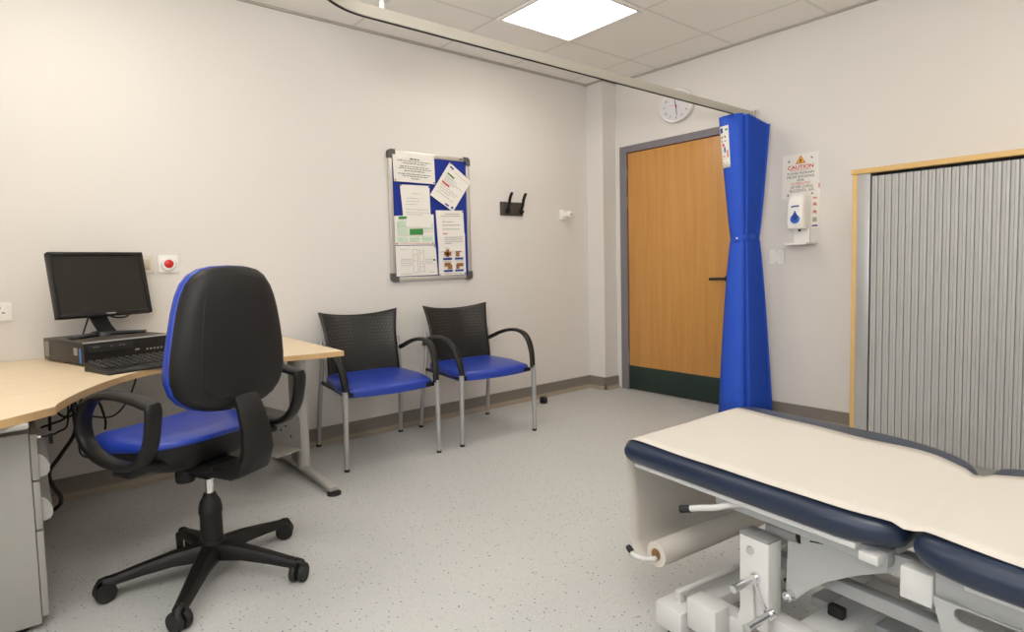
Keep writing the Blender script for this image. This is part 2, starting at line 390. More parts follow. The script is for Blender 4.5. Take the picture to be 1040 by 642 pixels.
def curtain():
    t = thing('privacy_curtain', 'royal blue pleated disposable curtain tied back beside the door', 'curtain', (1.505, -.21, 0))
    sec = [(-.112, -.148), (-.07, -.166), (-.02, -.176), (.03, -.172), (.062, -.15), (.055, -.128)]
    n = 9
    for i in range(n):
        for q in range(6):
            a = 2*PI*q/6; y = -.122+.235*(i+q/6)/n
            sec.append((.042+.046*math.cos(a+PI)+.010*i/n, y))
    sec += [(.07, .118), (.105, .128)]
    zs = [2.045, 2.0, 1.85, 1.7, 1.5, 1.36, 1.27, 1.25, 1.23, 1.14, .98, .8, .6, .4, .2, .035]
    def sc(z):
        if z > 1.25: f = (z-1.25)/.80; return .58+.42*f**.85, .55+.45*f**.85
        f = (1.25-z)/1.2; return .58+.52*f**.75, .55+.5*f**.75
    m = MB(); N = len(sec)
    for z in zs:
        a, b = sc(z)
        for i, (x, y) in enumerate(sec):
            k2 = 1+.02*math.sin(i*2.1+z*3)*(i < 6)
            m.v.append((x*a*k2+.010*(1.25-z)*(z < 1.25), y*b, z+(.02-.045*i/N if z > 2.02 else 0)))
    for r in range(len(zs)-1):
        for i in range(N-1): m.f.append([r*N+i, r*N+i+1, (r+1)*N+i+1, (r+1)*N+i])
    m.build('curtain_cloth', M['curtain'], t, ang=180, solid=.002)
    # tie band round the gathered middle
    b = MB(); ring = []
    for an in range(0, 360, 15): ring.append((.062*math.cos(R(an))-.006, .100*math.sin(R(an))-.010, 1.25+.012*math.cos(R(an))))
    P = [Vector(p) for p in ring]
    rs = []
    for i, p in enumerate(P):
        o = Vector((p.x, p.y, 0)).normalized()*.003
        rs.append([p-o+Vector((0,0,-.017)), p+o+Vector((0,0,-.017)), p+o+Vector((0,0,.017)), p-o+Vector((0,0,.017))])
    b.rings(rs, closed=True); b.build('tie_band', M['curtain'], t, ang=40)
    MB().lathe([(.006, 0), (.006, .004), (.002, .006)], 10, Matrix.Translation((-.0, -.1105, 1.252)) @ RX).build('tie_stud', M['white'], t)
    # care label stuck on the front panel
    def on_panel(u, v, off):       # u 0..1 across the flat front panel, v 0..1 downwards
        z = 2.0-.275*v; a, b = sc(z); L0, L1 = Vector(sec[0]), Vector(sec[2]); p = L0+(L1-L0)*(.06+.86*u)
        bul = math.sin(PI*(.06+.86*u))*.006
        return (p.x*a-.28*off, p.y*b-off-bul, z)
    lp = MB(); lp.v = [on_panel(i_/6, j_/6, .0035) for j_ in range(7) for i_ in range(7)]
    lp.f = [[j_*7+i_, j_*7+i_+1, (j_+1)*7+i_+1, (j_+1)*7+i_] for j_ in range(6) for i_ in range(6)]
    la = lp.build('curtain_label', M['sheet'], t, ang=180, solid=.001)
    def pr(name, rects, mm):
        for x0, x1, z0, z1 in rects:
            k = MB(); q = lambda x, z: on_panel((x+.049)/.098, (.1175-z)/.235, .0046)
            k.add([q(x0, z0), q(x1, z0), q(x1, z1), q(x0, z1)], [[0,1,2,3]]); k.build(name, M[mm], la)
    pr('blue_logo', [(-.042, -.012, .08, .108), (-.012, .006, -.03, .0)], 'blueprint')
    pr('green_band', [(-.049, .049, -.1175, -.104), (.012, .04, .09, .1)], 'green')
    pr('red_text', [(-.03, -.005, .004, .02), (-.034, .0, -.055, -.05), (-.034, .01, -.068, -.063), (.02, .034, -.06, -.02)], 'red')
    pr('grey_text', [(-.036, -.018, .05, .062), (.0, .018, .05, .062), (-.036, -.018, .03, .036), (.0, .018, .03, .036), (-.034, .02, -.09, -.086)], 'ink')
    for y in (-.15, -.09, -.03, .03, .09, .15): MB().b2(-.054, -.048, y-.003, y+.003, 2.0, 2.082, .001).build('hook', M['white'], t)
curtain()

# ------------------------------------------------------------------ wall clock
def clock():
    t = thing('wall_clock', 'round white wall clock above the door, partly behind the curtain rail', 'clock', (.822, 0, 2.318), 0)
    S = Matrix.Diagonal((1.17, 1, 1, 1)) @ RX
    MB().lathe([(.122, 0), (.128, .01), (.129, .03), (.124, .038), (.117, .036), (.114, .026), (.0, .026)], 48, S).build('rim', M['white'], t)
    f = MB().lathe([(.115, .0265), (.115, .028)], 48, S).build('dial', M['clockface'], t)
    for i in range(1, 13):
        a = R(90-30*i); text(str(i), .026, 1.17*.092*math.cos(a), .092*math.sin(a), -.0288, 'numeral', M['inkd'], f)
    def hand(an, L, wd, name, mm, y, tail=.015):
        a = R(90-an); d = Vector((math.cos(a), 0, math.sin(a))); n = Vector((-d.z, 0, d.x))*wd
        P = [-d*tail-n, -d*tail+n, d*L+n*.4, d*L-n*.4]
        m = MB(); m.rings([[p+Vector((0, y, 0)) for p in P], [p+Vector((0, y-.0015, 0)) for p in P]]); m.build(name, M[mm], t)
    hand(348, .05, .004, 'hour_hand', 'black', -.030); hand(172, .078, .003, 'minute_hand', 'black', -.032); hand(280, .06, .001, 'second_hand', 'red', -.034, .03)
    MB().lathe([(.005, .028), (.005, .037)], 12, RX).build('hub', M['red'], t)
clock()

# ------------------------------------------------------------------ notice board and papers (left wall: local x = +y, front -y = +x)
def board():
    t = thing('notice_board', 'blue felt notice board in a silver frame above the two blue chairs', 'notice board', (0, -1.785, 1.455), 90)
    W2, H2 = .333, .443
    MB().b2(-W2+.03, W2-.03, -.014, 0, -H2+.03, H2-.03).build('felt_panel', M['felt'], t)
    f = MB(); q = .030
    for s in (-1, 1):
        f.b2(s*W2, s*(W2-q), -.022, 0, -H2+.02, H2-.02, .005); f.b2(-W2+.02, W2-.02, -.022, 0, s*H2, s*(H2-q), .005)
    f.build('frame', M['alu'], t)
    for sx in (-1, 1):
        for sz in (-1, 1):
            A = (W2+.004, H2+.004); rc = .026
            c = [(sx*px_, sz*pz_) for px_, pz_ in arc(A[0]-rc, A[1]-rc, rc, 0, 90, 6)+[(A[0]-.056, A[1]), (A[0]-.056, A[1]-.034), (A[0]-.034, A[1]-.034), (A[0]-.034, A[1]-.06), (A[0], A[1]-.06)]]
            m = put(c, -.027, 0); m.build('frame_corner', M['corner'], t)
    MB().b2(W2-.09, W2-.06, -.0226, -.0218, H2-.02, H2-.011).build('frame_mark', M['inkd'], t)
    return t
board()
def words(rows, wmin=.008, wmax=.03, h=.004, gap=.005):
    out = []
    for x0, x1, z in rows:
        x = x0
        while x < x1-.004:
            w = min(wmin+random.random()*(wmax-wmin), x1-x); out.append((x, x+w, z-h/2, z+h/2)); x += w+gap
    return out
def paper(corners, yoff, label, name='paper_notice', prints=(), pins=(), cat='notice'):
    """corners TL,TR,BR,BL as (y,z) on the left wall; prints: (part, mat, rects) in unit coords 0..1 (x right, z down)"""
    TL, TR, BR, BL = corners; c = (sum(p[0] for p in corners)/4, sum(p[1] for p in corners)/4)
    t = thing(name, label, cat, (yoff, c[0], c[1]), 90, 'papers pinned to the notice board')
    L = [(p[0]-c[0], p[1]-c[1]) for p in corners]
    def uv(u, v):
        a = [L[0][i]*(1-u)+L[1][i]*u for i in (0, 1)]; b = [L[3][i]*(1-u)+L[2][i]*u for i in (0, 1)]
        return [a[i]*(1-v)+b[i]*v for i in (0, 1)]
    m = MB(); n = 6; A = []
    for j in range(n+1):
        for i in range(n+1):
            x, z = uv(i/n, j/n); A.append((x, -.0004-.004*(j/n)**2*abs(math.sin(i*.9+c[0]*5)), z))
    fs = [[j*(n+1)+i, j*(n+1)+i+1, (j+1)*(n+1)+i+1, (j+1)*(n+1)+i] for j in range(n) for i in range(n)]
    o = m.add(A, fs).build('sheet', M['sheet'], t)
    for pn, mm, rects in prints:
        k = MB()
        for u0, u1, v0, v1 in rects:
            q = [uv(u0, v0), uv(u1, v0), uv(u1, v1), uv(u0, v1)]
            k.add([(x, -.0058, z) for x, z in q], [[0, 3, 2, 1]])
            if pn not in ('text', 'heading', 'red_line', 'flow_box', 'hand_picture'): k.build(pn, M[mm], t); k = MB()
            nxt = rects[rects.index((u0, u1, v0, v1))+1:][:1]
            if pn == 'text' and k.v and (not nxt or abs(nxt[0][2]-v0) > 1e-6 or nxt[0][0] < u0 or nxt[0][0]-u1 > .06): k.build('text_line', M[mm], t); k = MB()
        if k.v: k.build(pn, M[mm], t)
    for u, v in pins:
        x, z = uv(u, v); MB().lathe([(.005, .0), (.006, .004), (.003, .007)], 10, Matrix.Translation((x, -.001, z)) @ RX).build('pin', M['pin'] if u < .5 else M['corner'], t)
    return t
def unit_lines(rows, wmin=.03, wmax=.12, h=.02, gap=.02):
    return words([(a, b, v) for a, b, v in rows], wmin, wmax, h, gap)
paper([(-2.088,1.895),(-1.758,1.886),(-1.756,1.688),(-2.082,1.688)], .0245, 'landscape white notice at the top left of the board with centred dark text', prints=[
    ('heading', 'inkd', unit_lines([(.4,.62,.22)], .06, .1, .035, .02)),
    ('text', 'ink', unit_lines([(.1,.9,.30),(.22,.78,.375),(.16,.86,.48),(.12,.9,.55),(.24,.76,.625),(.1,.9,.73),(.2,.82,.80),(.42,.6,.88)], .03, .09, .024))], pins=[(.03,.95),(.97,.95)])
paper([(-2.086,1.456),(-1.771,1.477),(-1.769,1.263),(-2.086,1.258)], .0165, 'landscape notice with green boxes below the plain portrait sheet', prints=[
    ('green_title', 'green', [(.1,.3,.03,.12),(.36,.7,.46,.66)]), ('pale_box', 'palegreen', [(.08,.32,.18,.66),(.72,.96,.3,.5),(.66,.95,.7,.9),(.06,.3,.72,.9),(.36,.6,.72,.9)]),
    ('text', 'ink', unit_lines([(.06,.3,.25),(.06,.3,.35),(.72,.95,.56),(.06,.3,.8),(.36,.62,.8),(.68,.92,.8)], .03, .08, .012)), ('red_line', 'red', [(.1,.9,.955,.963)])], pins=[(.04,.95),(.95,.95)])
paper([(-2.036,1.67),(-1.801,1.674),(-1.798,1.382),(-2.012,1.384)], .0205, 'nearly blank portrait sheet at the left of the board with faint typing', prints=[
    ('text', 'ink', unit_lines([(.4,.62,.2),(.15,.6,.32),(.15,.6,.39),(.12,.5,.46),(.12,.9,.58),(.1,.95,.65),(.1,.7,.7)], .03, .1, .008))], pins=[(.02,.02),(.97,.03)])
paper([(-2.085,1.254),(-1.761,1.258),(-1.752,1.049),(-2.083,1.046)], .0165, 'landscape flow chart sheet at the bottom left of the board', prints=[
    ('flow_box', 'ink', [b for x0,x1,y0,y1 in ((.12,.36,.44,.66),(.4,.52,.12,.9),(.56,.68,.15,.55),(.56,.68,.6,.88),(.72,.88,.46,.6)) for b in ((x0,x1,y0,y0+.008),(x0,x1,y1-.008,y1),(x0,x0+.005,y0,y1),(x1-.005,x1,y0,y1))]),
    ('text', 'ink', unit_lines([(.1,.3,.12),(.14,.34,.5),(.14,.34,.58),(.42,.5,.3),(.42,.5,.5),(.58,.66,.25),(.58,.66,.7),(.74,.86,.53),(.1,.36,.93),(.8,.92,.9)], .02, .06, .012)), ('green_mark', 'green', [(.9,.96,.46,.52)])], pins=[(.97,.04)])
paper([(-1.739,1.344),(-1.505,1.347),(-1.504,1.046),(-1.742,1.042)], .0165, 'portrait poster with four small brown hand pictures at the bottom right of the board', 'picture_poster', prints=[
    *[('picture_frame', 'ink', [(x0, x1, y0, y0+.006)]) for x0, x1, y0 in ((.15,.48,.345), (.58,.9,.345), (.17,.5,.665), (.58,.9,.665))],
    *[('hand_picture', 'skin', r_) for r_ in ([(.2,.46,.44,.53),(.26,.38,.38,.56)], [(.64,.84,.36,.45),(.62,.76,.42,.56)], [(.2,.44,.7,.79),(.32,.48,.75,.86)], [(.64,.9,.72,.8),(.62,.74,.76,.86)])],
    *[('blue_caption', 'blueprint', [r_]) for r_ in ((.15,.48,.585,.635),(.58,.9,.585,.635),(.17,.5,.875,.92),(.58,.9,.875,.92))],
    ('text', 'ink', unit_lines([(.2,.85,.965)], .03, .08, .01))], pins=[(.03,.98),(.96,.97)])
paper([(-1.756,1.506),(-1.517,1.513),(-1.509,1.219),(-1.742,1.214)], .0205, 'portrait typed notice with one red line, above the hand picture poster', prints=[
    ('text', 'ink', unit_lines([(.3,.85,.09),(.15,.9,.14),(.2,.6,.28),(.2,.85,.36),(.2,.8,.46),(.24,.92,.66),(.24,.92,.71),(.24,.92,.76),(.24,.5,.81)], .03, .1, .012)),
    ('red_line', 'red', unit_lines([(.2,.38,.565)], .05, .08, .02))], pins=[(.96,.03)])
paper([(-1.629,1.853),(-1.443,1.726),(-1.613,1.5),(-1.804,1.612)], .0275, 'tilted white sheet hanging from one pin at the top right of the board', prints=[
    ('green_line', 'green', [(.12,.42,.24,.28)]), ('red_line', 'red', [(.1,.42,.5,.54)]), ('blue_mark', 'blueprint', [(.08,.24,.06,.1),(.6,.76,.93,.97),(.85,.93,.9,.96)]),
    ('text', 'ink', unit_lines([(.36,.9,.12),(.12,.6,.34),(.12,.85,.4),(.12,.6,.45),(.12,.85,.6),(.12,.8,.66),(.12,.6,.72),(.12,.8,.8)], .03, .1, .01))], pins=[(.03,.02)])

# ------------------------------------------------------------------ coat hook, door holder, wall plates
t = thing('coat_hook_rail', 'small black wall plate with two upright coat hooks right of the notice board', 'coat hook', (0, -1.042, 1.545), 90)
MB().b2(-.113, .113, -.014, 0, -.053, .053, .003).build('back_plate', mat('dark_grey_plate', (72, 66, 62), .35), t)
for x in (-.055, .085):
    h = MB(); h.tube(smooth([(x, -.012, -.02), (x, -.03, 0), (x, -.045, .03), (x, -.058, .075), (x, -.085, .118)], 4), .013, 10, ell=(1.1, .55)); h.build('hook', M['black'], t)
    MB().tube(smooth([(x, -.012, -.03), (x, -.035, -.03), (x, -.05, -.012)], 4), .009, 8).build('lower_hook', M['black'], t)
t = thing('door_holder', 'small white door holder stud on the left wall near the corner', 'door stop', (0, -.475, 1.518), 90); t.scale = (1.2, 1.2, 1.2)
MB().b2(-.032, .032, -.012, 0, -.034, .034, .004).build('base_plate', M['white'], t)
MB().lathe([(.014, .01), (.014, .04), (.022, .042), (.025, .055), (.022, .075), (.012, .08)], 20, Matrix.Translation((.006, 0, 0)) @ RX).build('stud', M['white'], t)
MB().lathe([(.008, .079), (.006, .083)], 12, Matrix.Translation((.006, 0, 0)) @ RX).build('stud_cap', M['grey'], t)
t = thing('power_socket', 'white double power socket on the wall left of the monitor', 'socket', (0, -4.195, .945), 90)
MB().prism(rrect(.174, .088, .008), 0, .010, RX, .002).build('face_plate', M['white'], t)
for sx in (-.043, .043):
    s = MB(); s.b2(sx-.0035, sx+.0035, -.0107, -.0095, .012, .024); s.b2(sx-.018, sx-.008, -.0107, -.0095, -.008, -.003); s.b2(sx+.008, sx+.018, -.0107, -.0095, -.008, -.003)
    s.build('socket_holes', M['dark'], t)
MB().b2(.07, .084, -.013, -.009, .018, .034, .001).build('switch', M['white'], t)
t = thing('light_switch', 'cream switch plate partly hidden behind the monitor', 'switch', (0, -3.563, 1.155), 90)
MB().prism(rrect(.09, .09, .006), 0, .010, RX, .002).build('face_plate', M['ivory'], t)
MB().b2(-.018, .03, -.014, -.009, -.026, .026, .002).build('rocker', mat('beige_rocker', (200, 188, 164), .4), t)
t = thing('alarm_button', 'white wall plate with a round red alarm button behind the office chair', 'alarm button', (0, -3.449, 1.156), 90)
MB().prism(rrect(.096, .096, .008), 0, .012, RX, .002).build('face_plate', M['white'], t)
MB().lathe([(.038, .011), (.038, .02), (.033, .026)], 28, RX).build('button_ring', M['white'], t)
MB().lathe([(.022, .022), (.022, .030), (.016, .034)], 24, RX).build('red_button', M['redbtn'], t)
t = thing('blank_wall_plate', 'white blank wall plate below the soap dispenser', 'switch', (1.621, 0, 1.12))
MB().prism(rrect(.105, .098, .008), 0, .009, RX, .002).build('face_plate', M['white'], t)
MB().b2(-.03, .03, -.0105, -.008, -.03, .03, .001).build('insert', M['white'], t)
s = MB()
for z in (-.04, .04): s.lathe([(.004, .008), (.004, .0105)], 8, Matrix.Translation((0, 0, z)) @ RX)
s.build('screws', M['grey'], t)

# ------------------------------------------------------------------ caution sign, leaflet, dispenser
t = thing('caution_sign', 'white laminated caution sign with yellow warning triangle above the hand gel dispenser', 'sign', (1.775, 0, 1.658))
pl = [(-.117, .144), (.115, .144), (.122, -.15), (-.122, -.15)]
put(pl, -.0025, 0).build('sheet', M['sheet'], t)
put([(-.03, .079), (.036, .079), (.003, .135)], -.0032, -.0024).build('triangle_border', M['red'], t)
put([(-.023, .083), (.029, .083), (.003, .128)], -.004, -.003).build('warning_triangle', M['yellow'], t)
put([(-.004, .089), (.010, .089), (.010, .096), (.006, .098), (.009, .106), (.003, .112), (-.003, .106), (0, .098), (-.004, .096)], -.0046, -.0038).build('warning_symbol', M['inkd'], t)
text('CAUTION', .034, .003, .056, -.0032, 'red_heading', M['red'], t, bold=.0008, sx=1.12)
MB().b2(-.068, .072, -.003, -.002, .036, .039).build('underline', M['red'], t)
for s_, z, mm in (('PLEASE REFRAIN', .016, 'inkd'), ('FROM SMOKING', -.008, 'inkd'), ('FOR', -.031, 'inkd'), ('10 MINUTES', -.053, 'red'), ('AFTER USING', -.075, 'inkd'), ('ALCOHOL GEL', -.098, 'inkd')):
    text(s_, .024, .003 if s_[0] != 'A' else .012, z, -.0032, 'sign_text', M[mm], t, sx=1.02)
for x, z in ((-.075, .10), (.075, .11), (-.08, -.125), (.08, -.125)):
    MB().lathe([(.006, .0), (.006, .004)], 10, Matrix.Translation((x, 0, z)) @ RX).build('fixing', M['corner'], t)
t = thing('instruction_leaflet', 'narrow white leaflet with red hand drawings showing right of the gel dispenser', 'notice', (1.855, 0, 1.445))
MB().b2(-.05, .047, -.0016, 0, -.14, .155).build('sheet', M['sheet'], t)
MB().b2(.036, .047, -.0022, -.0016, .118, .15).build('red_tab', M['red'], t)
for z in (.06, .015, -.035):
    put([(.004, z-.012), (.014, z-.004), (.03, z-.012), (.028, z+.006), (.016, z+.014), (.006, z+.006)], -.0022, -.0016).build('hand_drawing', mat('pale_red_print', (214, 130, 110), .8), t)
MB().b2(.0, .036, -.0021, -.0016, -.13, -.12).build('leaflet_mark', M['blueprint'], t)
MB().b2(.004, .03, -.0021, -.0016, -.1, -.07).build('grey_box', M['grey'], t)

t = thing('gel_dispenser', 'white wall mounted hand gel dispenser with blue drop window and drip tray', 'dispenser', (1.795, 0, 1.40))
MB().b2(-.052, .052, -.02, 0, -.2, .12, .004).build('back_plate', M['white'], t)
rs = []
for z, w2, d, y0 in ((-.095, .044, .07, -.018), (-.09, .052, .086, -.018), (-.06, .055, .098, -.014), (0, .055, .104, -.01), (.06, .053, .104, -.01), (.10, .050, .094, -.01), (.122, .044, .074, -.012), (.13, .034, .05, -.014)):
    w2 *= 1.1; r = .026; ring = [(x-.006, y0-d/2+y, z*1.06) for x, y in rrect(w2*2, d, min(r, w2*.9, d*.45), 5)]; rs.append(ring)
MB().rings(rs).build('cover', M['white'], t, ang=50)
drop = [(0, .052)] + arc(0, -.005, .03, 60, -240, 18)
ob = put([(x, z-.03) for x, z in drop], -.1165, -.108).build('blue_window', M['bluewin'], t)
put([(x*.5, z*.62-.022) for x, z in drop], -.1178, -.1164).build('window_level', M['blueprint'], t)
put([(-.026, .040), (-.002, .044), (.026, .044), (.026, .053), (-.002, .053), (-.026, .050)], -.1148, -.112).build('maker_mark', M['blueprint'], t)
MB().cyl((0.005, -.06, -.115), (.005, -.06, -.093), .007, .009, 12).build('nozzle', M['rubber'], t)
tm = MB(); tm.rings([[(x, y, -.195+dz+.03*abs(x)**1.0*.6) for x, y in [(-.10*k, -.0), (-.105*k, -.06), (-.075*k, -.115), (0, -.125), (.075*k, -.115), (.105*k, -.06), (.10*k, -.0)]] for dz, k in ((-.008, .9), (.0, 1.), (.004, 1.))])
tm.build('drip_tray', M['white'], t)

# ------------------------------------------------------------------ tambour cupboard
t = thing('tambour_cupboard', 'tall beech cupboard with silver ribbed tambour shutter against the back wall', 'cupboard', (2.29, -.5, 0))
CW, CD, CH = 1.55, .485, 1.585
MB().b2(-.006, CW+.006, -.006, CD, CH-.028, CH, .002).build('top', M['beech'], t)
MB().b2(0, .024, .0, CD, .0, CH-.028, .001).build('side_panel', M['beech_v'], t)
MB().b2(CW-.024, CW, .0, CD, .0, CH-.028, .001).build('side_panel', M['beech_v'], t)
MB().b2(.024, CW-.024, .02, CD, 0, .07).build('plinth', M['grey'], t)
MB().b2(.024, CW-.024, CD-.012, CD, .07, CH-.028).build('back_panel', M['beech_v'], t)
MB().b2(.024, .088, .001, .03, .0, CH-.028, .002).build('edge_profile', M['silver'], t)
MB().b2(CW-.088, CW-.024, .001, .03, .0, CH-.028, .002).build('edge_profile', M['silver'], t)
MB().b2(.088, CW-.088, .035, .04, .07, CH-.028).build('dark_recess', M['dark'], t)
tm = MB(); P = []; x = .094; pitch = .0326
while x < CW-.094-pitch:
    P += [(x, .012), (x+.0025, .003), (x+.0145, .002), (x+.016, .0045), (x+.0175, .002), (x+.0285, .003), (x+.031, .012)]; x += pitch
n = len(P)
tm.v = [(px, py, .07) for px, py in P]+[(px, py, CH-.046) for px, py in P]; tm.f = [[i, i+1, n+i+1, n+i] for i in range(n-1)]
tm.build('tambour_shutter', M['tambour'], t, ang=20)
MB().b2(.78, .81, -.02, .01, .72, .9, .004).build('handle', M['silver'], t)

# ------------------------------------------------------------------ desk
D = .71
t = thing('corner_desk', 'curved maple topped corner desk on grey metal legs along the left wall', 'desk', (0, 0, 0))
curve = smooth([(.872, -3.10, 0), (.80, -3.40, 0), (.768, -3.63, 0), (.905, -3.79, 0), (1.11, -3.918, 0), (1.30, -3.998, 0), (1.375, -4.015, 0)], 6)
poly = [(.004, -4.95), (.004, -2.862), (.905, -2.875), (.895, -2.99)] + [(p.x, p.y) for p in curve] + [(1.474, -4.14), (1.50, -4.2), (1.50, -4.95)]
poly = poly[::-1]
dt = MB().prism(poly, D-.0235, D).build('desk_top', M['maple'], t)
# thin edging following the outline
em = MB(); n = len(poly)
out = []
for i in range(n):
    a, b, c_ = Vector(poly[i-1]), Vector(poly[i]), Vector(poly[(i+1) % n])
    d = ((b-a).normalized()+(c_-b).normalized()).normalized(); nn = Vector((d.y, -d.x))
    q = b+nn*.0018
    if b.x < .01: q.x = .002
    out.append((q.x, q.y))
if sum(out[i][0]*out[(i+1) % n][1]-out[(i+1) % n][0]*out[i][1] for i in range(n)) < 0: pass
em.rings([[(x, y, D-.0245) for x, y in out], [(x, y, D-.0008) for x, y in out]], cap=False)
em.build('edging', M['maple_edge'], dt, ang=60)
def cleg(y, xs, name='leg'):
    m = MB()
    m.tube(smooth([(.06, y, .028), (.3, y, .032), (.55, y, .034), (.75, y, .028), (.86, y, .022)], 4), [.024]*17, 14, sq=.6, ell=[(1.15-.25*i/16, .5+.25*math.sin(PI*i/16)) for i in range(17)])
    o = m.build(name, M['deskgrey'], t, ang=50)
    MB().tube([(xs, y, .04), (xs, y, .684)], .036, 20, ell=(.9, .9)).build('column', M['deskgrey'], o)
    MB().b2(xs-.13, xs-.04, y-.022, y+.022, .06, .684, .004).build('cable_riser', M['grey_d'], o)
    MB().lathe([(.034, 0), (.034, .012), (.026, .016)], 18, Matrix.Translation((.862, y, 0))).build('glide', M['rubber'], o)
    MB().lathe([(.03, 0), (.03, .014)], 18, Matrix.Translation((.07, y, 0))).build('glide', M['rubber'], o)
    MB().b2(.05, .8, y-.02, y+.02, .666, .686, .003).build('top_beam', M['deskgrey'], o)
cleg(-2.935, .47)
MB().b2(.33, .37, -4.85, -2.98, .655, .686, .003).build('frame_beam', M['deskgrey'], t)
fb = MB(); fb.b2(1.30, 1.46, -4.9, -4.08, .668, .686, .008); fb.build('frame_rail', M['grey'], t)
MB().b2(.05, .11, -4.9, -4.84, 0, .686, .004).build('corner_post', M['deskgrey'], t)
# cable tray: bent sheet beside the leg
a, b = Vector((.561, -2.975)), Vector((.30, -3.06)); e = (b-a).normalized(); n2 = Vector((.36, -.93)).normalized()*.16
c1 = MB(); c1.rings([[(a.x, a.y, .165), (a.x, a.y, .325)], [(a.x, a.y, .165), (a.x, a.y, .325)]], cap=False); c1 = MB()
L = (b-a).length
top = [(0, 0), (0, .155)] + [(.03-.03*math.cos(R(q)), .155+.03*math.sin(R(q))) for q in range(15, 91, 15)] + [(L+.06, .2), (L+.06, 0)]
def onpl(u, z, off=0.): p = a+e*u; return (p.x+n2.normalized().x*off, p.y+n2.normalized().y*off, .165+z)
c1.rings([[onpl(u, z, 0) for u, z in top], [onpl(u, z, .004) for u, z in top]])
base = [(0, 0), (0, .16), (L+.06, .16), (L+.06, 0)]
c1.rings([[onpl(u, 0, o_) for u, o_ in base], [onpl(u, .004, o_) for u, o_ in base]])
tray = c1.build('cable_tray', M['grey'], t)
hh = MB()
for u, z in ((.08, .06), (.16, .085), (.12, .11)):
    q = onpl(u, z, .004); q2 = onpl(u, z, .0052); hh.cyl(q, q2, .006, n=10)
hh.build('tray_holes', M['dark'], tray)

# ------------------------------------------------------------------ pedestal
t = thing('drawer_pedestal', 'grey metal three drawer pedestal under the left end of the desk', 'drawers', (1.09, -4.083, 0), 180)
MB().b2(-.22, .22, .0, .56, .02, .627, .003).build('carcass', M['grey'], t)
for z0, z1 in ((.476, .622), (.319, .471), (.04, .314)):
    d = MB().b2(-.219, .219, -.02, -.001, z0, z1, .004).build('drawer', M['grey_d'], t)
    zb = z1-.015 if z0 < .1 else z0+.008; hh = min(.1, (z1-z0)*.62)
    lo = z1-.12 if z0 < .1 else z0+.006
    if z0 < .1: continue
    hs = (z1-z0)*.52; lo = z0+.02 if z1 < .5 else z0+.004
    pts = [(0, lo), (-.018, lo+.004), (-.026, lo+hs*.2), (-.027, lo+hs*.45), (-.02, lo+hs*.72), (-.009, lo+hs*.92), (0, lo+hs)]
    MB().rings([[(x, -.02+y, z) for y, z in pts] for x in (-.205, -.19, .19, .205)]).build('handle', M['grey'], d)
MB().lathe([(.008, .02), (.008, .03)], 12, Matrix.Translation((-.185, 0, .605)) @ RX).build('lock', M['chrome'], t)
k = MB(); k.tube([(-.185, -.03, .603), (-.185, -.05, .603)], .003, 8); k.box((-.185, -.054, .592), (.004, .012, .032), .001); k.build('key', M['black'], t)
f = MB()
for x in (-.18, .18):
    for y in (.05, .5): f.cyl((x, y, 0), (x, y, .022), .018, n=14)
f.build('foot', M['rubber'], t)

# ------------------------------------------------------------------ computer, monitor, keyboard
yaw = 107
pc = thing('desktop_computer', 'flat black desktop computer lying on the desk under the monitor', 'computer', (.492, -3.879, D), yaw)
# local: x to viewer right (w .36), y back (d .42), origin at front-left corner
PW, PD, PH = .37, .42, .105
MB().b2(0, PW, .006, PD, .006, PH-.004, .002).build('case', M['pcase'], pc)
MB().b2(.0, PW, .004, PD, PH-.004, PH, .001).build('lid', M['pctop'], pc)
MB().b2(0, PW, -.008, .006, .006, PH-.006, .003).build('front_panel', M['black'], pc)
MB().b2(.0, PW, -.007, .006, PH-.006, PH, .002).build('silver_strip', M['silver'], pc)
MB().b2(.02, .2, -.0095, -.008, .058, .088, .001).build('optical_drive', M['rubber'], pc)
dm = MB()
for x0, x1, z0, z1 in ((.035, .06, .078, .084), (.105, .112, .074, .082), (.14, .15, .076, .082), (.155, .165, .076, .082)): dm.quad(x0, x1, z0, z1, -.0098)
dm.build('panel_marks', M['corner'], pc)
MB().b2(.206, .226, -.0095, -.0078, .046, .054, .001).build('badge', M['keyleg'], pc)
pm = MB()
for i in range(5): pm.b2(.255+i*.016, .263+i*.016, -.0088, -.008, .042, .05, .0005)
pm.build('ports', M['grey_d'], pc)
sm = MB(); sm.add([(-.0006, y, z) for y, z in ((.055, .045), (.095, .045), (.095, .078), (.055, .078))], [[0,1,2,3]]); sm.build('white_sticker', M['sticker'], pc)
sm = MB(); sm.add([(-.0006, y, z) for y, z in ((.018, .012), (.04, .012), (.04, .078), (.018, .078))], [[0,1,2,3]]); sm.build('blue_sticker', M['stblue'], pc)
sm = MB(); sm.add([(-.0006, y, z) for y, z in ((.36, .02), (.405, .02), (.405, .092), (.36, .092))], [[0,1,2,3]]); sm.build('grey_sticker', M['sticker'], pc)
fm = MB()
for x in (.03, PW-.03):
    for y in (.03, PD-.03): fm.cyl((x, y, 0), (x, y, .007), .012, n=12)
fm.build('foot', M['rubber'], pc)

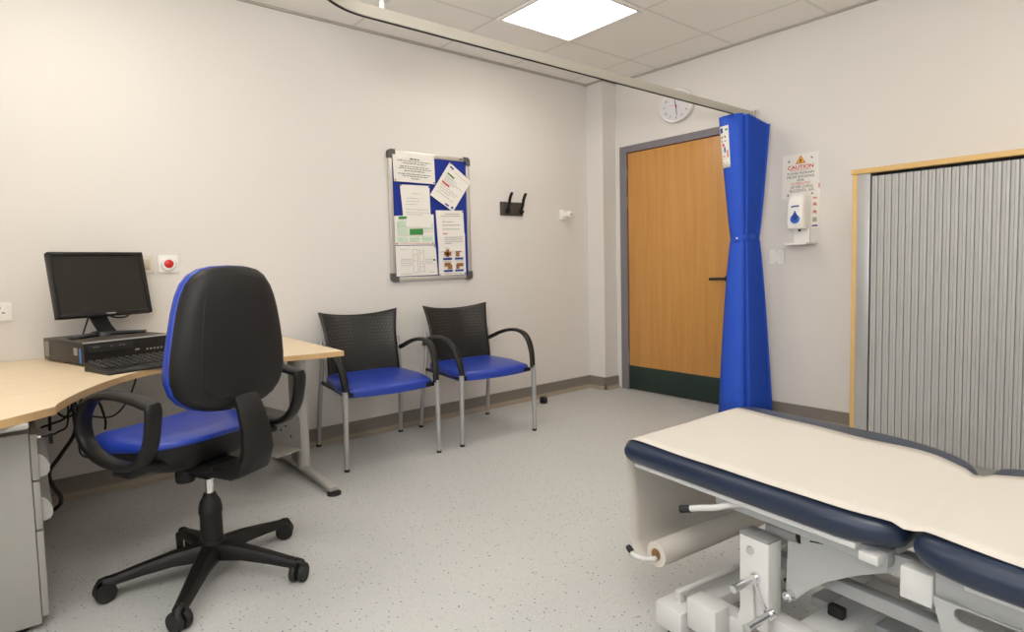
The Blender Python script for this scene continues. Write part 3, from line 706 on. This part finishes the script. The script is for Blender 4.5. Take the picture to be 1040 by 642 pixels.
mo = thing('monitor', 'black flat screen monitor standing on the desktop computer', 'monitor', (.22, -3.768, D+PH), 106.5)
TI = Matrix.Rotation(R(-13.5), 4, 'X')
MW, MH = .405, .31
mm_ = Matrix.Translation((0, -.02, .095)) @ TI
def tb(x0, x1, y0, y1, z0, z1, bev): 
    m = MB(); m.b2(x0, x1, y0, y1, z0, z1, bev); q = MB(); q.add(m.v, m.f, mm_); return q
b = MB(); q = .017
for args in ((-MW/2, -MW/2+q, -.02, .02, 0, MH, .004), (MW/2-q, MW/2, -.02, .02, 0, MH, .004), (-MW/2, MW/2, -.02, .02, 0, .021, .004), (-MW/2, MW/2, -.02, .02, MH-q, MH, .004)):
    k = MB().b2(*args); b.add(k.v, k.f, mm_)
k = MB().b2(-MW/2+.004, MW/2-.004, -.006, .022, .006, MH-.006, .004); b.add(k.v, k.f, mm_)
k = MB().b2(-.12, .12, .02, .045, .05, .25, .012); b.add(k.v, k.f, mm_)
b.build('housing', M['black'], mo)
tb(-MW/2+q-.002, MW/2-q+.002, -.014, -.006, .019, MH-q+.002, 0).build('screen', M['screen'], mo)
tb(-.004, .034, -.0212, -.0195, .006, .013, .0005).build('maker_mark', M['keyleg'], mo)
st = MB()
rs = []
for x0, y, z, w2 in ((.025, .035, .012, .036), (.005, .042, .05, .034), (-.015, .045, .1, .034), (-.02, .045, .17, .042)):
    rs.append([(x0+sx*w2, y+sy*.012, z) for sx, sy in ((-1,-1), (1,-1), (1,1), (-1,1))])
st.rings(rs); st.build('stand_neck', M['black'], mo)
sb = MB()
for s in (-1, 1):
    sb.tube([(s*.0, .035, .010), (s*.08, .0, .009), (s*.16, -.05 if s > 0 else -.06, .008)], [.03, .028, .022], 12, up=(0,0,1), ell=(1, .3))
sb.cyl((0, .035, .001), (0, .035, .02), .05, .045, 24)
sb.build('stand_base', mat('dark_blue_grey_plastic', (44, 48, 54), .4), mo)
MB().tube(smooth([(-.03, .05, .15), (-.045, .06, .09), (-.07, .05, .03), (-.07, .07, .004)], 6), .004, 8).build('signal_cable', M['cable'], mo)
MB().tube(smooth([(.02, -.0, .095), (.05, -.005, .083), (.09, -.005, .083), (.11, 0, .094)], 6), .004, 8).build('button_cable', M['cable'], mo)

kb = thing('keyboard', 'black computer keyboard on the desk in front of the computer', 'keyboard', (.64, -3.888, D), yaw)
KW, KD = .46, .17
rs = [[(x, y, z) for y, z in ((0, 0), (0, .036), (-.165, .018), (-.205, .013), (-.215, .006), (-.215, 0))] for x in (0, .004, KW-.004, KW)]
MB().rings(rs).build('housing', M['black'], kb, ang=30)
kt = Matrix.Translation((0, 0, .0365)) @ Matrix.Rotation(math.atan2(.018, .165), 4, 'X')
km = MB(); km.rings([[(x*1.0, y, 0) for x, y in rrect(.0195, .021, .003, 2)], [(x*.78, y*.78, .008) for x, y in rrect(.0195, .021, .003, 2)]])
kme = None; NK = 0
for r_ in range(6):
    for cidx in range(16):
        if NK >= 96: break
        NK += 1
        if kme is None:
            o = km.build('key', M['keycap'], kb, ang=30); kme = o.data
        else:
            o = bpy.data.objects.new('key', kme); C.objects.link(o); o.parent = kb
        o.matrix_local = kt @ Matrix.Translation((.02+cidx*.0225*1.24, -.016-r_*.0255-(0 if r_ == 0 else .004), -.001))
lg = MB()
for r_ in range(6):
    for cidx in range(16):
        x = .017+cidx*.0279; y = -.012-r_*.0255-(0 if r_ == 0 else .004)
        if random.random() < .8: lg.add([(x-.004, y-.003, .0075), (x+.001, y-.003, .0075), (x+.001, y+.003, .0075), (x-.004, y+.003, .0075)], [[0,1,2,3]], kt)
lg.build('key_legends', M['keyleg'], kb)

# ------------------------------------------------------------------ cables under desk
def cable(pts, r, label, n=7):
    P = [Vector(p) for p in pts]; o = P[0].copy()
    ob = MB().tube([p-o for p in smooth(P, n)], r, 8).build('power_cable', M['cable']); ob.location = o
    return tag(ob, label, 'cable', 'cables under the desk')
cable([(.5, -3.955, .684), (.5, -3.935, .60), (.5, -3.925, .50), (.5, -3.93, .425), (.5, -3.985, .34), (.5, -4.024, .28), (.5, -4.015, .22), (.5, -3.991, .165), (.5, -4.0, .13), (.48, -4.06, .09), (.44, -4.2, .03), (.42, -4.3, .009)], .008, 'thick black cable hanging in a long curve from desk to floor')
cable([(0.370, -4.03, .684), (0.370, -4.004, .56), (0.370, -4.006, .5), (0.370, -4.008, .43)], .006, 'short black cable end hanging straight down beside the pedestal')
cable([(0.385, -3.90, .684), (0.385, -3.925, .53), (0.385, -3.955, .478), (0.385, -4.0, .462), (0.385, -4.04, .452)], .005, 'black cable sticking out sideways towards the drawers')
cable([(.4, -4.0, .684), (.4, -3.985, .53), (.4, -3.95, .485), (.4, -3.92, .50), (.4, -3.89, .56), (.4, -3.87, .684)], .005, 'black cable hanging in a small tight loop under the desk corner')
cable([(0.400, -3.94, .684), (0.420, -3.945, .47), (0.420, -3.98, .43), (0.420, -4.03, .418), (0.420, -4.07, .44), (0.420, -4.09, .52)], .004, 'thin black cable looping round in front of the pedestal key')
cable([(0.435, -3.95, .684), (0.435, -3.90, .50), (0.435, -3.861, .479), (0.435, -3.784, .465), (0.435, -3.727, .517), (0.435, -3.69, .60), (0.435, -3.67, .684)], .004, 'thin black cable sagging seen through the chair arm loop')
cable([(0.365, -3.83, .684), (0.365, -3.825, .54), (0.365, -3.816, .5), (0.365, -3.804, .434), (0.365, -3.808, .394)], .005, 'thin black cable hanging straight down seen through the chair arm loop')
cable([(0.450, -3.94, .684), (0.450, -3.92, .45), (0.450, -3.914, .379), (0.450, -3.909, .325), (0.450, -3.882, .301), (0.450, -3.83, .31)], .004, 'thin black cable curling forward low behind the chair arm')

# ------------------------------------------------------------------ door stop on floor
t = thing('door_stop', 'small black rubber door stop on the floor by the left skirting', 'door stop', (.165, -.885, 0), 20)
MB().lathe([(.03, 0), (.032, .02), (.028, .045), (.02, .05)], 18).build('body', M['rubber'], t)
MB().lathe([(.024, 0), (.026, .012), (.016, .02)], 16, Matrix.Translation((.012, -.024, .026)) @ RX).build('buffer', M['black'], t)

# ------------------------------------------------------------------ visitor chairs (front -y)
def visitor_chair(label, loc, rotz):
    t = thing('visitor_chair', label, 'chair', loc, rotz, 'blue seated visitor armchairs')
    # local: width x, front -y ; feet at x=+-.275, y=-.30 / +.29
    fx = .279
    # seat pad: bowed front
    def outline(s=1.):
        P = []
        for i in range(13):
            u = -1+2*i/12; P.append((u*.262*s, -.285-.045*(1-u*u)*s+.02))
        P += [(.262*s, -.1), (.25*s, .06), (.235*s, .17)]
        for i in range(9):
            u = 1-2*i/8; P.append((u*.225*s, .2+.012*(1-u*u)))
        P += [(-.235*s, .17), (-.25*s, .06), (-.262*s, -.1)]
        return P
    def ring(sx, z, dz=0.):
        cx, cy = 0, -.05
        return [(cx+(x-cx)*sx, cy+(y-cy)*sx, z-(.012 if y < -.2 else 0.)*dz) for x, y in outline()]
    m = MB(); m.rings([ring(.95, .394, 0), ring(.99, .398, .2), ring(1.01, .425, .5), ring(1.0, .445, .8), ring(.975, .458, 1), ring(.90, .465, 1), ring(.6, .468, .5), ring(.25, .467, 0)])
    m.build('seat', M['blue'], t, ang=60)
    m = MB(); m.rings([ring(.70, .382), ring(.88, .390), ring(.92, .41)]); m.build('seat_pan', M['black'], t)
    # back shell
    vs = []; nu, nv = 24, 18
    for j in range(nv+1):
        v = j/nv; z = .425+.425*v
        hw = .238+.006*math.sin(v*PI)*-1+.022*max(0, v-.45)/.55*max(0, v-.45)/.55+.004
        for i in range(nu+1):
            u = -1+2*i/nu
            top = -.032*(1-abs(u)**2.2)*max(0, (v-.6)/.4)**1.5
            low = .0
            y = .165-.012+.05*v+.055*v*v-.05*abs(u)**2.4*(.4+.6*v)+.02*(1-v)*0+.012
            vs.append((u*hw*.965, y, z+top-.008*v))
    fs = [[j*(nu+1)+i, j*(nu+1)+i+1, (j+1)*(nu+1)+i+1, (j+1)*(nu+1)+i] for j in range(nv) for i in range(nu)]
    MB().add(vs, fs).build('backrest', M['perf'], t, ang=180, solid=.012)
    for s in (-1, 1):
        # front leg, rear leg
        fl = MB().tube([(s*fx, -.302, .012), (s*fx*.995, -.306, .25), (s*fx*.985, -.309, .44)], [.0125, .0145, .0165], 14).build('leg', M['silver'], t)
        MB().lathe([(.0145, 0), (.0145, .014)], 14, Matrix.Translation((s*fx, -.302, 0))).build('foot_cap', M['rubber'], fl)
        rl = MB().tube(smooth([(s*(fx-.005), .268, .012), (s*(fx-.012), .235, .25), (s*(fx-.02), .205, .42), (s*(fx-.028), .20, .54), (s*(fx-.03), .215, .66)], 4), .0135, 14).build('leg', M['silver'], t)
        MB().lathe([(.0155, 0), (.0155, .014)], 14, Matrix.Translation((s*(fx-.005), .268, 0))).build('foot_cap', M['rubber'], rl)
        P = smooth([(s*.262, .20, .585), (s*.274, .16, .602), (s*.286, .09, .630), (s*.295, .0, .652), (s*.298, -.1, .658), (s*.294, -.19, .640), (s*.285, -.255, .590), (s*.276, -.295, .51), (s*.268, -.309, .425)], 5)
        n = len(P); MB().tube(P, [.017]*n, 14, up=(s, 0, 0), ell=[(.85-.15*math.sin(PI*i/(n-1)), 1.05+.35*math.sin(PI*i/(n-1))) for i in range(n)]).build('armrest', M['black'], t)
        MB().b2(s*.22, s*.272, -.285, -.25, .40, .425, .006).build('leg_bracket', M['black'], t)
        MB().tube([(s*(fx-.025), -.27, .412), (s*(fx-.028), -.05, .410), (s*(fx-.025), .21, .41)], .012, 10).build('side_rail', M['black'], t)
    return t
c1 = visitor_chair('blue seated black visitor armchair nearest the desk, below the left of the notice board', (.331, -2.437, 0), 83.6)
dup(c1, (.382, -1.722, 0), 85.5, 'blue seated black visitor armchair nearer the door, right of its twin')

# ------------------------------------------------------------------ office chair (front -y)
oc = thing('office_chair', 'blue swivel office chair with black shell back and loop arms at the desk', 'chair', (1.316, -3.588, 0), -65)
# five star base, world angles about -104+72k -> local = world+78
LEG = MB()
rs = []
for r_, zt, h, w2 in ((.02, .135, .055, .034), (.06, .13, .055, .036), (.13, .122, .045, .030), (.22, .104, .036, .025), (.29, .088, .03, .022), (.335, .08, .026, .020)):
    rs.append([(r_, y*w2, zt-h/2+z*h/2) for y, z in ((-1, -.9), (-.55, -1), (.55, -1), (1, -.9), (.95, .2), (.6, .9), (0, 1), (-.6, .9), (-.95, .2))])
LEG.rings(rs)
WH = MB(); WH.lathe([(.026, 0), (.031, .003), (.033, .009), (.033, .017), (.030, .022), (.0, .022)], 22)
HOOD = MB(); HOOD.lathe([(.010, 0), (.010, .022), (.006, .026)], 12, Matrix.Translation((.325, 0, .055)))
HOOD.tube([(.302, 0, .05), (.31, 0, .07), (.325, 0, .077), (.345, 0, .072), (.357, 0, .055)], [.012, .013, .013, .013, .010], 10, up=(0, 1, 0), ell=(.7, 1.1))
meshes = {}
for k_ in range(5):
    an = -102+72*k_+65
    def inst(name, mb, mm, par, mtx):
        if name not in meshes:
            o = mb.build(name, M[mm], par, ang=45); meshes[name] = o.data
        else:
            o = bpy.data.objects.new(name, meshes[name]); C.objects.link(o); o.parent = par
        o.matrix_local = mtx; return o
    rot = Matrix.Rotation(R(an), 4, 'Z')
    inst('base_leg', LEG, 'black', oc, rot)
    ca = inst('castor', HOOD, 'black', oc, rot)
    sw = Matrix.Translation((.332, 0, 0)) @ Matrix.Rotation(R(20+37*k_), 4, 'Z') @ Matrix.Translation((0, 0, .033))
    for s in (-1, 1):
        inst('wheel', WH, 'rubber', ca, sw @ Matrix.Translation((0, s*.004, 0)) @ Matrix.Rotation(-s*PI/2, 4, 'X'))
MB().lathe([(.030, .06), (.044, .075), (.046, .13), (.042, .14)], 24).build('hub', M['black'], oc)
MB().lathe([(.038, .135), (.037, .235), (.040, .24), (.039, .262), (.034, .283), (.024, .300), (.020, .312)], 26).build('gaiter', M['rubber'], oc)
MB().cyl((0, 0, .29), (0, 0, .392), .0145, n=20).build('gas_lift', M['chrome'], oc)
m = MB(); m.b2(-.06, .06, -.14, .10, .395, .44, .012); m.b2(-.035, .035, -.045, .04, .372, .40, .008); m.build('mechanism', M['black'], oc)
MB().lathe([(.030, 0), (.033, .006), (.033, .04), (.027, .05)], 20, Matrix.Translation((.03, -.085, .352))).build('tension_knob', M['rubber'], oc)
def sup(a, n=48, e=.62, fw=1.):
    P = []
    for i in range(n):
        t_ = 2*PI*i/n; c_, s_ = math.cos(t_), math.sin(t_)
        P.append((math.copysign(abs(c_)**e, c_), math.copysign(abs(s_)**e, s_)))
    return P
def seat_ring(k2, z, drop=0., wf=0., rise=0.):
    r_ = []
    for x, y in sup(0):
        w2 = .245*(1-.06*max(0, y)); xx = x*w2*k2; yy = y*.235*k2-.14
        f = max(0, -y-.55)/.45
        r_.append((xx, yy, z-drop*f*f+rise*max(0, y+.3)/1.3))
    return r_
m = MB(); m.rings([seat_ring(.95, .498, .03, rise=.03), seat_ring(1., .505, .035, rise=.03), seat_ring(1.015, .520, .04, rise=.022), seat_ring(1.0, .537, .04, rise=.012), seat_ring(.95, .551, .035), seat_ring(.85, .559, .02), seat_ring(.55, .556, 0), seat_ring(.2, .551, 0)])
m.build('seat_cushion', M['blue'], oc, ang=80)
m = MB(); m.rings([seat_ring(.40, .415, 0), seat_ring(.66, .425, .0), seat_ring(.86, .455, .01), seat_ring(.97, .49, .025, rise=.02), seat_ring(.997, .508, .035, rise=.03)])
m.build('seat_shell', M['shell'], oc, ang=80)
# backrest outline (half width by height)
prof = [(.640, .0), (.642, .06), (.648, .105), (.662, .150), (.685, .184), (.715, .206), (.755, .218), (.80, .219), (.86, .212), (.92, .202), (.98, .190), (1.03, .176), (1.07, .158), (1.098, .134), (1.116, .103), (1.125, .06), (1.128, .0)]
def hull(k2, y, ky, grow=0.):
    cz = .87; P = []
    for z, w2 in prof: P.append((w2, z))
    for z, w2 in prof[::-1][1:-1]: P.append((-w2, z))
    out = []
    for x, z in P:
        xx = x*k2*(1+grow); zz = cz+(z-cz)*k2*(1+grow*.8)
        out.append((xx, y-ky*(xx/.22)**2-.022*math.sin((zz-.64)/.49*PI)*-0.6+.0*(zz-cz), zz))
    return out
YB = .176
m = MB(); m.rings([hull(1.0, YB-.012, .045), hull(1.0, YB+.002, .045), hull(.985, YB+.014, .042), hull(.94, YB+.026, .040), hull(.85, YB+.034, .040), hull(.6, YB+.038, .04), hull(.3, YB+.04, .04), hull(.02, YB+.04, .04)])
# raised crease running down the left of the shell and along its bottom
cr = []
for x, z in ((.128, 1.03), (.140, .96), (.150, .88), (.155, .80), (.150, .745), (.135, .715), (.10, .702), (.03, .695)):
    cr.append((x, YB+.0345-.04*(x/.22)**2+.0132*math.sin((z-.64)/.49*PI), z))
m.tube(smooth(cr, 5), [.001]+[.0042]*34+[.001], 8)
m.build('back_shell', M['shell'], oc, ang=60)
m = MB(); m.rings([hull(.98, YB-.010, .045, .01), hull(1.0, YB-.016, .046, .012), hull(1.0, YB-.034, .048, .014), hull(.975, YB-.040, .048, .006), hull(.9, YB-.049, .048), hull(.6, YB-.053, .05), hull(.2, YB-.053, .05)])
m.build('back_cushion', M['blue'], oc, ang=80)
# back bar
sec = [((0, .196, .692), .042, .012), ((0, .214, .675), .047, .015), ((0, .230, .64), .050, .017), ((0, .250, .57), .056, .019), ((0, .254, .50), .062, .022), ((0, .232, .445), .066, .024), ((0, .165, .412), .062, .022), ((0, .06, .405), .055, .018), ((0, .0, .412), .05, .016)]
pts = [Vector(s_[0]) for s_ in sec]
rs = []
for i, (p, w2, th) in enumerate(sec):
    tg = (pts[min(i+1, len(pts)-1)]-pts[max(i-1, 0)]).normalized(); nn = Vector((0, -tg.z, tg.y))
    rs.append([Vector(p)+Vector((x*w2, 0, 0))+nn*(q*th) for x, q in ((-1, -.4), (-.85, -1), (.85, -1), (1, -.4), (1, .4), (.7, .9), (.25, 1), (-.25, 1), (-.7, .9), (-1, .4))])
MB().rings(rs).build('back_bar', M['shell'], oc, ang=50)
for s in (-1, 1):
    # loop arm: (F, z) with F = -y
    top = [(.0, -.155, .738), (.0, -.09, .748), (0, .0, .750), (0, .10, .738)]
    L_ = smooth([(-.160, .706), (-.07, .722), (.04, .728), (.120, .714), (.175, .678), (.200, .625), (.192, .575), (.157, .535), (.100, .512), (.02, .502), (-.05, .508), (-.105, .538), (-.142, .59), (-.158, .65), (-.164, .690)], 4)
    P = [Vector((s*.297, -f.x, f.y)) for f in [Vector((a_.x, a_.y)) for a_ in [Vector((q[0], q[1], 0)) for q in L_]]]
    n = len(P)
    MB().tube(P, [.017]*n, 14, closed=True, up=(1, 0, 0), sq=.75, ell=[(.85, 1.55) for i in range(n)]).build('armrest', M['black'], oc, ang=50)
    MB().b2(s*.12, s*.30, -.06, .03, .462, .486, .008).build('arm_bracket', M['black'], oc)

# ------------------------------------------------------------------ treatment couch (local x along the couch, y across)
bd = thing('treatment_couch', 'navy padded treatment couch on a white steel lifting frame in the foreground', 'couch', (2.45, -2.655, 0), -6.5)
SK = -.09       # the cushions sit slightly skewed
def pad(x0, x1, y0, y1, z0, z1, c00, c01, c10, c11):
    def ring(ins, z):
        def corner(cx, cy, sx, sy, r, rev):
            q = [(cx-sx*r[0]+sx*r[0]*math.cos(R(g)), cy-sy*r[1]+sy*r[1]*math.sin(R(g))) for g in range(0, 91, 10)]
            return q[::-1] if rev else q
        P = corner(x1, y1, 1, 1, c11, False)+corner(x0, y1, -1, 1, c01, True)+corner(x0, y0, -1, -1, c00, False)+corner(x1, y0, 1, -1, c10, True)
        cx, cy = (x0+x1)/2, (y0+y1)/2; hx, hy = (x1-x0)/2, (y1-y0)/2
        return [(cx+(x-cx)*(hx-ins)/hx+SK*y, cy+(y-cy)*(hy-ins)/hy, z) for x, y in P]
    h = z1-z0; m = MB(); rs = []
    for k2 in range(0, 10):
        a = R(-90+180*k2/9); rs.append(ring(.032*(1-math.cos(a)), z0+h/2+h/2*math.sin(a)))
    rs += [ring(.1, z1), ring(.2, z1)]
    m.rings(rs); return m
ZT = .558
pad(0, .79, 0, .71, ZT-.07, ZT, (.02, .02), (.06, .06), (.18, .075), (.30, .17)).build('mattress', M['navy'], bd, ang=70)
pad(.806, 1.95, -.012, .70, ZT-.07, ZT, (.12, .06), (.30, .10), (.05, .05), (.05, .05)).build('mattress', M['navy'], bd, ang=70)
for x0, x1 in ((.035, .70), (.90, 1.85)):
    b_ = MB().b2(x0, x1, .022, .58, ZT-.082, ZT-.069, .003); b_.v = [(x+SK*y, y, z) for x, y, z in b_.v]; b_.build('mattress_board', M['bedwhite'], bd)
# paper sheet lying on the pads, dipping at the joint, hanging at the head and wrapped under to the roll
def sheet():
    xs = [1.95-.02*i for i in range(int(1.95/.02)+1)]
    pr_ = []
    for x in xs:
        if x < .05: break
        dip = .012*math.exp(-((x-.798)/.018)**2); pr_.append((x, ZT+.003-dip+.0008*math.sin(x*23)))
    pr_ += [(.03, ZT+.0025), (.012, ZT-.004), (-.001, ZT-.018), (-.0045, ZT-.035), (-.006, ZT-.06), (-.006, ZT-.12), (-.005, ZT-.2), (-.004, ZT-.27), (-.004, .245), (.0, .215), (.012, .190), (.035, .178), (.062, .178), (.085, .188)]
    m = MB(); ny = 12
    for i_, (x, z) in enumerate(pr_):
        top = z > ZT-.03; g = math.exp(-((x-.80)/.09)**2) if top else 0
        f = min(1, max(0, (ZT-z)/.3)); ya = .022-.008*min(1, max(0, x)/.4) if top else .022+.02*f
        yb = .615-.035*min(1, max(0, x)/.5) if top else .615-.05*f
        y0 = ya+.02*g; y1 = yb-.075*g
        for j in range(ny+1):
            v = j/ny; y = y0+(y1-y0)*v
            m.v.append((x+SK*y*(1-.6*f), y, z+(.0006 if top else .0012)*math.sin(v*9+x*17)+(.001 if top else 0)))
    n = len(pr_)
    m.f = [[i*(ny+1)+j, i*(ny+1)+j+1, (i+1)*(ny+1)+j+1, (i+1)*(ny+1)+j] for i in range(n-1) for j in range(ny)]
    return tag(place(m.build('couch_paper', M['paper'], ang=180, solid=.0012), (2.45, -2.655, 0), -6.5), 'cream paper sheet covering the couch and hanging over its end', 'paper')
sheet()
pr_t = thing('paper_roll', 'roll of cream couch paper with a brown core under the end of the couch', 'paper roll', (2.45, -2.655, 0), -6.5)
rx_, rz_ = .113, .226
RY = Matrix.Translation((rx_, .03, rz_)) @ Matrix.Rotation(-PI/2, 4, 'X')
m = MB(); m.lathe([(.0165, .0), (.0375, 0), (.0375, .54), (.0165, .54), (.0165, .0)], 32, RY); m.build('paper', M['paper'], pr_t, ang=40)
m = MB(); m.lathe([(.0145, -.002), (.0175, -.002), (.0175, .542), (.0145, .542), (.0145, -.002)], 24, RY); m.build('core', M['card'], pr_t)
# roll holder rod and lever belong to the couch
h = MB().tube(smooth([(.113, .585, .47), (.113, .588, .26), (.113, .575, .222), (.113, .4, .215), (.113, .06, .214), (.110, .02, .214), (.094, .005, .212), (.070, .0, .208), (.048, -.002, .211), (.036, -.003, .22)], 5), .0078, 10).build('roll_holder', M['bedwhite'], bd)
MB().tube([(.042, -.0025, .2145), (.031, -.003, .224), (.026, -.003, .229)], [.0095, .0095, .007], 12).build('rod_tip', M['rubber'], h)
h = MB().tube(smooth([(.43, .10, .470), (.37, .04, .462), (.335, .02, .448), (.30, .01, .438), (.26, .0, .425)], 5), .0085, 10).build('release_lever', M['bedwhite'], bd)
MB().tube([(.268, .002, .427), (.24, -.006, .418)], [.0105, .0105], 12).build('lever_tip', M['rubber'], h)
# top frame
for y in (.085, .50):
    MB().b2(.30, .745, y-.02, y+.02, .438, ZT-.083, .004).build('head_rail', M['bedgrey'], bd)
MB().b2(.70, .742, .03, .58, .452, ZT-.084, .004).build('cross_rail', M['bedwhite'], bd)
for y in (.075, .53):
    MB().b2(.775, .836, y-.025, y+.025, .398, .466, .004).build('hinge_bracket', M['bedwhite'], bd)
    MB().b2(.836, 1.92, y-.018, y+.018, .425, ZT-.083, .004).build('long_rail', M['bedgrey'], bd)
    # gusset plate below the head section
    gus = [(.50, .452), (.82, .466), (.79, .444), (.735, .418), (.67, .383), (.60, .338), (.55, .292), (.515, .25), (.492, .25)]
    put(gus, y+.02, y+.027).build('gusset_plate', M['bedgrey'], bd)
    b_ = MB(); b_.lathe([(.013, 0), (.013, .02), (.007, .021), (.007, .026)], 12, Matrix.Translation((.507, y+.02, .262)) @ RX); b_.build('bolt', M['chrome'], bd)
s_ = MB().b2(.565, .715, .0938, .0945, .43, .433); 
put([(.555, .418), (.70, .446), (.70, .449), (.555, .421)], .0935, .095).build('slot_line', M['dark'], bd)
for y in (.045, .56):
    cp = [(.838, .43), (.845, .40), (.86, .35), (.89, .30), (.94, .26), (1.0, .24), (1.08, .25), (1.15, .29), (1.2, .36), (1.22, .43)]
    b = bmesh.new(); hole = rrect(.14, .030, .0145, 5, .945, .412)
    for loop in (cp, hole):
        vs = [b.verts.new((px_, y, pz_)) for px_, pz_ in loop]
        for i_ in range(len(vs)): b.edges.new((vs[i_], vs[(i_+1) % len(vs)]))
    bmesh.ops.triangle_fill(b, edges=list(b.edges), use_beauty=True)
    ex = bmesh.ops.extrude_face_region(b, geom=list(b.faces))
    for g_ in ex['geom']:
        if isinstance(g_, bmesh.types.BMVert): g_.co.y += .006
    MB().bm(b).build('side_plate', M['bedgrey'], bd, ang=30)
# lift posts
for x in (.440, 1.50):
    for y in (.065, .52):
        pc_ = MB().b2(x-.042, x+.042, y-.028, y+.028, .16, .398, .004).build('lift_post', M['bedwhite'], bd)
        MB().b2(x-.0425, x+.0425, y-.0285, y+.0285, .396, .404, .002).build('post_cap', M['corner2'], pc_)  # grey cap, toned darker to paint in the shadow on it
        q = MB(); q.lathe([(.011, 0), (.011, .004), (.006, .005)], 12, Matrix.Translation((x-.008, y-.028, .365)) @ RX); q.build('bolt', M['chrome'], pc_)
    q = MB(); q.tube([(x-.0, .105, .410), (x+.085, .105, .420)], .020, 18); q.build('pivot', M['corner2'], bd)
    q = MB(); q.tube([(x+.084, .105, .420), (x+.09, .105, .4205)], .0205, 18); q.build('pivot_cap', M['rubber'], bd)
    MB().b2(x-.02, x+.02, .09, .50, .36, .395, .004).build('post_tie', M['bedgrey'], bd)
# foot pedals bars (chrome) on the near post, thin web plates
for x, z in ((.447, .300), (.488, .222)):
    q = MB(); q.cyl((x, .036, z), (x, -.055, z-.004), .0095, n=14); q.cyl((x, .04, z), (x, .03, z), .014, n=14); q.build('chrome_peg', M['chrome'], bd)
w_ = MB(); w_.rings([[(.432, .03, .302), (.442, .03, .302), (.452, .022, .17), (.40, .022, .16)], [(.432, .034, .302), (.442, .034, .302), (.452, .034, .17), (.40, .034, .16)]]); w_.build('web_plate', M['bedwhite'], bd)
w_ = MB(); w_.rings([[(.437, .03, .296), (.445, .03, .296), (.485, .03, .222), (.478, .03, .215)], [(.437, .036, .296), (.445, .036, .296), (.485, .036, .222), (.478, .036, .215)]]); w_.build('web_plate', M['chrome'], bd)
# base
for y in (.08, .50):
    MB().b2(.385, 1.85, y-.025, y+.025, .15, .20, .005).build('base_rail', M['bedwhite'], bd)
MB().b2(.45, 1.7, .28, .40, .145, .175, .006).build('base_channel', M['bedgrey'], bd)
MB().b2(.52, .62, .1, .50, .14, .195, .006).build('cross_beam', M['bedwhite'], bd)
for x in (.14, 1.70):
    MB().b2(x+.03, x+.11, -.02, .62, .07, .115, .005).build('cross_foot', M['bedwhite'], bd)
    for y in (.02, .585):
        o = MB().b2(x+.02, x+.115, y-.045, y+.045, .055, .125, .006).build('foot_cover', M['bedwhite'], bd)
        q = MB(); q.cyl((x+.07, y-.018, .028), (x+.07, y+.018, .028), .028, n=20); q.b2(x+.055, x+.085, y-.024, y+.024, .03, .06, .003); q.build('castor', M['rubber'], bd)
MB().b2(.262, .36, -.012, .05, .09, .178, .008).build('brake_housing', M['bedwhite'], bd)
MB().b2(.25, .40, .05, .10, .10, .15, .004).build('base_link', M['bedwhite'], bd)
MB().b2(1.42, 1.72, .05, .10, .10, .15, .004).build('base_link', M['bedwhite'], bd)
MB().cyl((.205, .02, .150), (.205, .60, .150), .009, n=12).build('brake_rod', M['bedwhite'], bd)
MB().b2(.195, .215, .02, .04, .11, .158, .003).build('rod_support', M['bedwhite'], bd); MB().b2(.195, .215, .57, .59, .11, .158, .003).build('rod_support', M['bedwhite'], bd)
q = MB(); q.b2(.545, .585, .19, .215, .195, .225, .006); q.build('motor_clamp', M['rubber'], bd)
for y in (.17, .44): MB().b2(.40, 1.72, y-.018, y+.018, .285, .32, .004).build('lift_rail', M['bedgrey'], bd)

# ------------------------------------------------------------------ lights and camera
def area(name, loc, rot, sx, sy, p, col):
    l = bpy.data.lights.new(name, 'AREA'); l.shape = 'RECTANGLE'; l.size = sx; l.size_y = sy; l.energy = p; l.color = col
    o = bpy.data.objects.new(name, l); C.objects.link(o); o.location = loc; o.rotation_euler = rot; return o
area('window_fill', (3.3, YF-.25, 1.65), (R(90), 0, 0), 2.7, 1.3, 34, (.96, .98, 1))  # fill lamp added outside the unseen window
area('bounce_fill', (3.4, -4.3, 1.7), Vector((-.3, .6, 1)).to_track_quat('-Z', 'Y').to_euler(), .5, .5, 68, (1, .975, .945))  # unseen lamp added as bounced flash to brighten the ceiling
w = bpy.data.worlds.new('world'); bpy.context.scene.world = w; w.use_nodes = True
w.node_tree.nodes['Background'].inputs[0].default_value = (.9, .93, 1, 1); w.node_tree.nodes['Background'].inputs[1].default_value = .8

cd = bpy.data.cameras.new('camera'); cam = bpy.data.objects.new('camera', cd); C.objects.link(cam)
cam.location = (3.65353776, -4.08467472, 1.11164777); cam.rotation_euler = (1.50709045, .0229372615, .882661529)
cd.sensor_fit = 'HORIZONTAL'; cd.sensor_width = 36; cd.lens = 608.259/1040*36
cd.shift_x = (520-516.343)/1040; cd.shift_y = (307.274-321)/1040; cd.clip_start = .05
sc = bpy.context.scene; sc.camera = cam
sc.view_settings.view_transform = 'Standard'; sc.view_settings.look = 'None'; sc.view_settings.exposure = -.32; sc.view_settings.gamma = 1.
